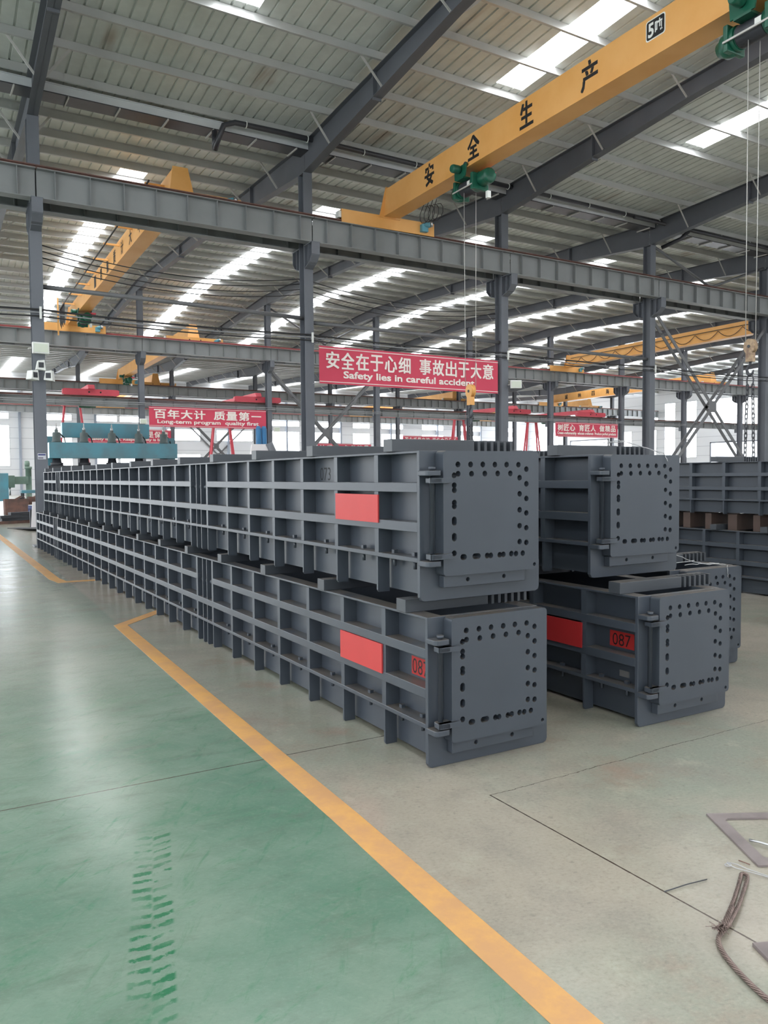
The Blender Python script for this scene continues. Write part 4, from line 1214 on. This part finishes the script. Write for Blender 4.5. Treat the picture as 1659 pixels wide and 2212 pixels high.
t = thing('notice_plate', 'small blue and white notice on the first nearest column', 'notice', BW(0.0, -.185, 2.12), TILT)
MB().box(-.09, .09, -.008, 0, -.07, .07).build('plate', paint('notice_white', (206, 208, 216), .5, .05), t)
MB().box(-.08, .08, -.011, -.008, .02, .055).build('printed_band', paint('notice_blue', (60, 66, 120), .5, .05), t)
MB().box(-.08, .03, -.011, -.008, -.055, -.02).build('printed_band', paint('notice_grey', (128, 126, 140), .5, .05), t)

# ------------------------------------------------------------------ press, machines and stock at the far end of the moulds
t = thing('hydraulic_press', 'teal hydraulic press frame with two beams and five upright cylinders behind the moulds', 'press', (4.28, 28.0, 0), -.02)
MB().box(0, 4.2, 0, .5, 2.26, 2.78).build('lower_beam', TEAL, t, bevel=.01)
MB().box(.52, 3.42, .75, 1.1, 2.98, 3.48).build('upper_beam', TEAL, t, bevel=.01)
for x in (.26, 1.12, 2.02, 2.92, 3.78):
    cy_ = MB().lathe((x, .22, 2.78), (0, 0, 1), [(0, .15), (.06, .15), (.06, .13), (.3, .13), (.34, .11), (.34, .06), (.42, .06)], 18).build('cylinder', PRESS_CYL, t)
    MB().lathe((x, .22, 3.18), (0, 0, 1), [(0, .045), (.1, .045), (.1, .022), (.24, .018)], 12).build('piston_rod', CHROME, cy_)
    MB().tube([(x, .3, 3.1), (x+.12, .5, 3.12), (x+.3, .6, 2.95), (x+.32, .5, 2.78)], .022, 8).build('hose', CABLE, cy_)
    MB().lathe((x, .25, 2.02), (0, 0, 1), [(0, .2), (.1, .2), (.1, .15), (.24, .13)], 18).build('press_foot', DARK_STEEL, t)
MB().box(-.05, 4.25, -.1, .7, 1.5, 2.02).build('bed', DARK_STEEL, t)
for x in (0.0, 3.9):
    MB().box(x, x+.35, .55, .95, 0, 3.0).build('upright', TEAL, t)
for x in (.2, 3.6):
    MB().box(x, x+.4, 0, .6, 0, 1.5).build('leg', DARK_STEEL, t)

t = thing('radial_drill', 'pale green radial drilling machine at the end of the aisle', 'machine', (4.9, 40.0, 0), .1)
MB().lathe((.3, 0, .3), (0, 0, 1), [(0, .22), (.1, .22), (.1, .13), (1.75, .13), (1.75, .16), (1.85, .16)], 18).build('pillar', MACHINE_GREEN, t)
MB().box(-.95, .4, -.12, .12, 1.35, 1.7).build('arm', MACHINE_GREEN, t, bevel=.015)
MB().box(-.75, -.35, -.28, -.12, 1.2, 1.75).build('drill_head', MACHINE_GREEN, t, bevel=.015)
MB().cyl((-.55, -.2, 1.2), (-.55, -.2, .85), .04, 12).build('spindle', CHROME, t)
MB().lathe((.25, 0, 2.15), (0, 0, 1), [(0, .1), (.12, .12), (.25, .1), (.27, .05)], 14).build('motor', MACHINE_GREEN, t)
MB().box(-.75, .6, -.3, .3, 0, .3).build('base', MACHINE_GREEN, t)
t = thing('machine_cabinet', 'teal machine cabinet at the edge of the picture by the drill', 'machine', (3.35, 38.6, 0), 0)
MB().box(0, .85, 0, .8, .62, 1.85).build('cabinet', TEAL, t, bevel=.02)
MB().box(.78, .95, .1, .7, .0, .62).build('leg', WHITE, t); MB().box(0, .15, .1, .7, .0, .62).build('leg', WHITE, t)
t = thing('work_table', 'teal topped steel work table in front of the drill', 'table', (4.75, 38.9, 0), 0)
MB().box(0, 1.15, 0, .6, .95, 1.08).build('table_top', TEAL, t, bevel=.01)
for x in (.03, 1.04):
    for y in (.04, .48):
        MB().box(x, x+.08, y, y+.08, 0, .95).build('leg', DARK_STEEL, t)
def bin_(label, loc, sx, sy, sz, rz, mat):
    t = thing('scrap_bin', label, 'bin', loc, rz, 'rusty scrap bins')
    b = MB()
    b.box(0, sx, 0, .02, .08, sz); b.box(0, sx, sy-.02, sy, .08, sz); b.box(0, .02, .02, sy-.02, .08, sz); b.box(sx-.02, sx, .02, sy-.02, .08, sz); b.box(0, sx, 0, sy, .06, .09)
    b.build('bin_body', mat, t)
    for x in (.05, sx-.15):
        MB().box(x, x+.1, 0, sy, 0, .06).build('skid', mat, t)
    for i in range(7):
        x = .1+random.random()*(sx-.5); y = .08+random.random()*(sy-.3)
        MB().bar((x, y, sz-.1), (x+.35, y+.1, sz+random.uniform(.02, .12)), .07, .05).build('scrap', DARK_STEEL if i % 2 else mat, t)
bin_('rusty brown scrap bin beside the white machine leg', (3.95, 37.8, 0), .95, .7, .72, 0, BROWN_STEEL)
bin_('rusty brown scrap bin next to the nearest column base', (4.95, 38.1, 0), .8, .7, .8, 0, BROWN_STEEL)
t = thing('drum', 'small dark blue drum in front of the scrap bins', 'drum', (4.93, 37.0, 0))
MB().lathe((0, 0, 0), (0, 0, 1), [(0, .18), (.1, .18), (.11, .19), (.13, .18), (.32, .18), (.33, .19), (.35, .18), (.46, .18)], 20).build('drum_body', paint('drum_blue', (56, 68, 110), .45, .1), t)
MB().lathe((0, 0, .46), (0, 0, 1), [(0, .17), (.02, .17)], 20).build('lid', WHITE, t)
# flat steel stock lying on the floor at the end of the aisle
for i, (x, y, l, a, z_) in enumerate(((3.05, 31.0, 1.2, .5, 0.0), (3.15, 31.2, 1.25, .3, .1), (3.1, 31.05, 1.1, .45, .2), (3.45, 31.3, .9, .35, .3))):
    tag(MB().box(0, l, 0, .22, 0, .1).build('steel_bar', BROWN_STEEL if i == 0 else DARK_STEEL, None, (x, y, z_), a, .005),
        ('rusty flat steel bar lowest in the stack at the end of the aisle', 'dark flat steel bar second in the stack at the end of the aisle', 'dark flat steel bar third in the stack at the end of the aisle', 'short dark steel bar on top of the stack at the end of the aisle')[i], 'steel bar', 'steel bars stacked on the floor')
for i in range(4):
    tag(MB().box(0, 1.3, 0, .45, 0, .02).build('steel_plate', DARK_STEEL, None, (3.0+.09*i, 28.3-.5*i, .0+.022*i), -1.05, .003), 'dark steel plate lying behind the lower mould end, %s in the row' % ORD[i], 'steel plate', 'dark plates behind the moulds')
t = thing('white_panel', 'white sheet panel leaning beside the first nearest column', 'panel', (3.62, 27.6, 0), .1)
MB().prism([(0, 0, 0), (.5, 0, 0), (.5, .35, .85), (.14, .35, .85)], (0, .03, 0)).build('sheet', CLOTH, t)
MB().box(.05, .45, .3, .36, 0, .6).build('prop', DARK_STEEL, t)
t = thing('hopper', 'white marbled tapered hopper rising behind the spacer bars', 'hopper', (14.9, 36.0, 0), -.3)
MB().prism([(-.55, -.4, 2.1), (.55, -.4, 2.1), (.34, -.2, 3.15), (-.34, -.2, 3.15)], (0, .6, 0)).build('cone', CLOTH, t)
for x in (-.4, .32):
    for y in (-.3, .1):
        MB().box(x, x+.08, y, y+.08, 0, 2.1).build('leg', DARK_STEEL, t)
MB().tube([(.45, -.2, 3.2), (.62, -.2, 2.8), (.7, -.2, 2.2), (.7, -.2, 0)], .18, 14).build('chute', STEEL_GREY, t)
t = thing('gas_tank', 'upright blue cylinder tank behind the white hopper', 'tank', (17.1, 41.0, 0))
for x in (-.16, .16):
    MB().lathe((x, 0, 0), (0, 0, 1), [(0, .15), (4.2, .15), (4.35, .1)], 16).build('cylinder', BLUE, t)
MB().box(-.32, .32, -.02, .02, 2.0, 2.08).build('strap', DARK_STEEL, t)

# ------------------------------------------------------------------ things lying on the floor nearby
t = thing('cut_out_plate', 'flat mauve steel rectangular frame lying on the floor by the wire rope', 'frame', (3.19, 2.37, 0), math.atan2(-.43, -.25))
# local x along the short edge (towards the camera), local y along the long edge
W_, L_, b_ = .5, .95, .056
outer = [(0, .0), (W_, .0), (W_, L_), (0, L_)]
inner = [(b_+.02, b_), (W_-b_-.02, b_), (W_-b_, b_+.02), (W_-b_, L_-b_), (b_, L_-b_), (b_, b_+.02)]
MB().plate(outer, [inner], lambda a, c, d: Vector((a, c, d)), 0.001, .009).build('frame_plate', MAUVE_STEEL, t)
MB().box(b_-.02, W_-b_+.02, L_*.6, L_*.6+.04, .002, .008).build('cross_strip', MAUVE_STEEL, t)
tag(MB().tube([(3.106, 2.091, .012), (3.118, 2.055, .014), (3.16, 1.93, .012)], [.006, .005, .005], 8).build('steel_rod', CHROME), 'short bright rod lying inside the flat steel frame', 'rod')
tag(MB().tube([(2.457, 2.005, .006), (2.57, 1.993, .008), (2.672, 1.979, .006)], .0022, 6).build('thin_rod', DARK_STEEL), 'thin dark rod lying alone on the concrete beside the floor joint', 'rod')
tag(MB().tube([(2.917, 2.011, .005), (2.923, 1.964, .005)], .0022, 6).build('nail', BROWN_STEEL), 'small nail on the floor between frame and white wire', 'nail')
t = thing('wire_offcut', 'white twin tie wire with a curled end lying on the floor above the rope loop', 'wire', (0, 0, 0))
lp = [Vector((2.835+.016*math.cos(a)*(1-a/16), 2.0+.016*math.sin(a)*(1-a/16), .008+.001*a)) for a in [i*.6 for i in range(16)]]
MB().tube(lp+[Vector((2.84, 1.97, .01)), Vector((2.86, 1.93, .008)), Vector((2.885, 1.86, .008)), Vector((2.93, 1.75, .008))], .0019, 6).build('strand', WIRE, t)
MB().tube([(2.858, 2.022, .008), (2.868, 1.985, .012), (2.872, 1.94, .01), (2.895, 1.86, .008), (2.94, 1.75, .008)], .0019, 6).build('strand', WIRE, t)
for i, (x, y, a, lab) in enumerate(((2.425, 1.617, -.44, 'flat cut steel plate cut off by the frame edge, beside the floor joint'), (2.282, 1.464, -.5, 'flat cut steel plate nearest the rope tail'))):
    tag(MB().box(0, .35, -.22 if i else -.16, 0, 0, .013).build('plate_offcut', MAUVE_STEEL, None, (x, y, 0), a, .001), lab, 'steel plate')
# wire rope sling: six strands twisted round a path
def catmull(pts, n=10):
    P_ = [Vector(p) for p in pts]; P_ = [P_[0]*2-P_[1]]+P_+[P_[-1]*2-P_[-2]]
    o = []
    for i in range(1, len(P_)-2):
        for j in range(n):
            t_ = j/n; a, b, c, d = P_[i-1:i+3]
            o.append(.5*((2*b)+(-a+c)*t_+(2*a-5*b+4*c-d)*t_**2+(-a+3*b-3*c+d)*t_**3))
    o.append(P_[-2]); return o
def rope(path, r, pitch, par, name, mat=ROPE, ns=6):
    pts = catmull(path, 14)
    dense = []
    for a, b in zip(pts, pts[1:]):
        k = max(1, int((b-a).length/.006)); dense += [a.lerp(b, i/k) for i in range(k)]
    dense.append(pts[-1])
    acc = [0]
    for a, b in zip(dense, dense[1:]):
        acc.append(acc[-1]+(b-a).length)
    mb = MB()
    up = Vector((0, 0, 1))
    for s in range(ns):
        q = []
        for i, p in enumerate(dense):
            t_ = (dense[min(i+1, len(dense)-1)]-dense[max(i-1, 0)]).normalized()
            a = t_.cross(up).normalized(); b = a.cross(t_)
            ph = 2*math.pi*(acc[i]/pitch+s/ns)
            q.append(p+(a*math.cos(ph)+b*math.sin(ph))*r*.7)
        mb.tube(q, r*.41, 6)
    mb.build(name, mat, par)
t = thing('wire_rope_sling', 'twisted steel wire rope with a spliced loop lying on the floor', 'wire rope', (0, 0, 0))
zr = .0085
rope([(2.43, 1.735, zr), (2.50, 1.768, zr), (2.60, 1.815, zr), (2.70, 1.866, zr), (2.785, 1.912, zr), (2.815, 1.928, zr+.002), (2.824, 1.914, zr+.003), (2.812, 1.899, zr+.002), (2.74, 1.86, zr+.004), (2.62, 1.798, zr+.008), (2.52, 1.752, zr+.01), (2.44, 1.722, zr+.008), (2.395, 1.712, zr)], .0072, .07, t, 'loop', ns=5)
rope([(2.56, 1.785, zr+.01), (2.47, 1.742, zr+.008), (2.39, 1.713, zr), (2.345, 1.69, zr), (2.30, 1.64, zr), (2.265, 1.58, zr), (2.238, 1.52, zr), (2.214, 1.455, zr), (2.198, 1.39, zr), (2.18, 1.28, zr), (2.15, 1.1, zr)], .008, .085, t, 'tail', ns=5)
fr = MB()
for i in range(46):
    a = Vector((2.40+random.uniform(-.02, .02), 1.72+random.uniform(-.012, .012), .02))
    d = Vector((random.uniform(-.03, .03), random.uniform(-.03, .03), random.uniform(-.008, .02)))
    b = a+d; b.z = max(.003, b.z)
    fr.tube([a, a.lerp(b, .5)+Vector((0, 0, .004)), b], .0015, 4)
fr.build('frayed_wires', ROPE, t)
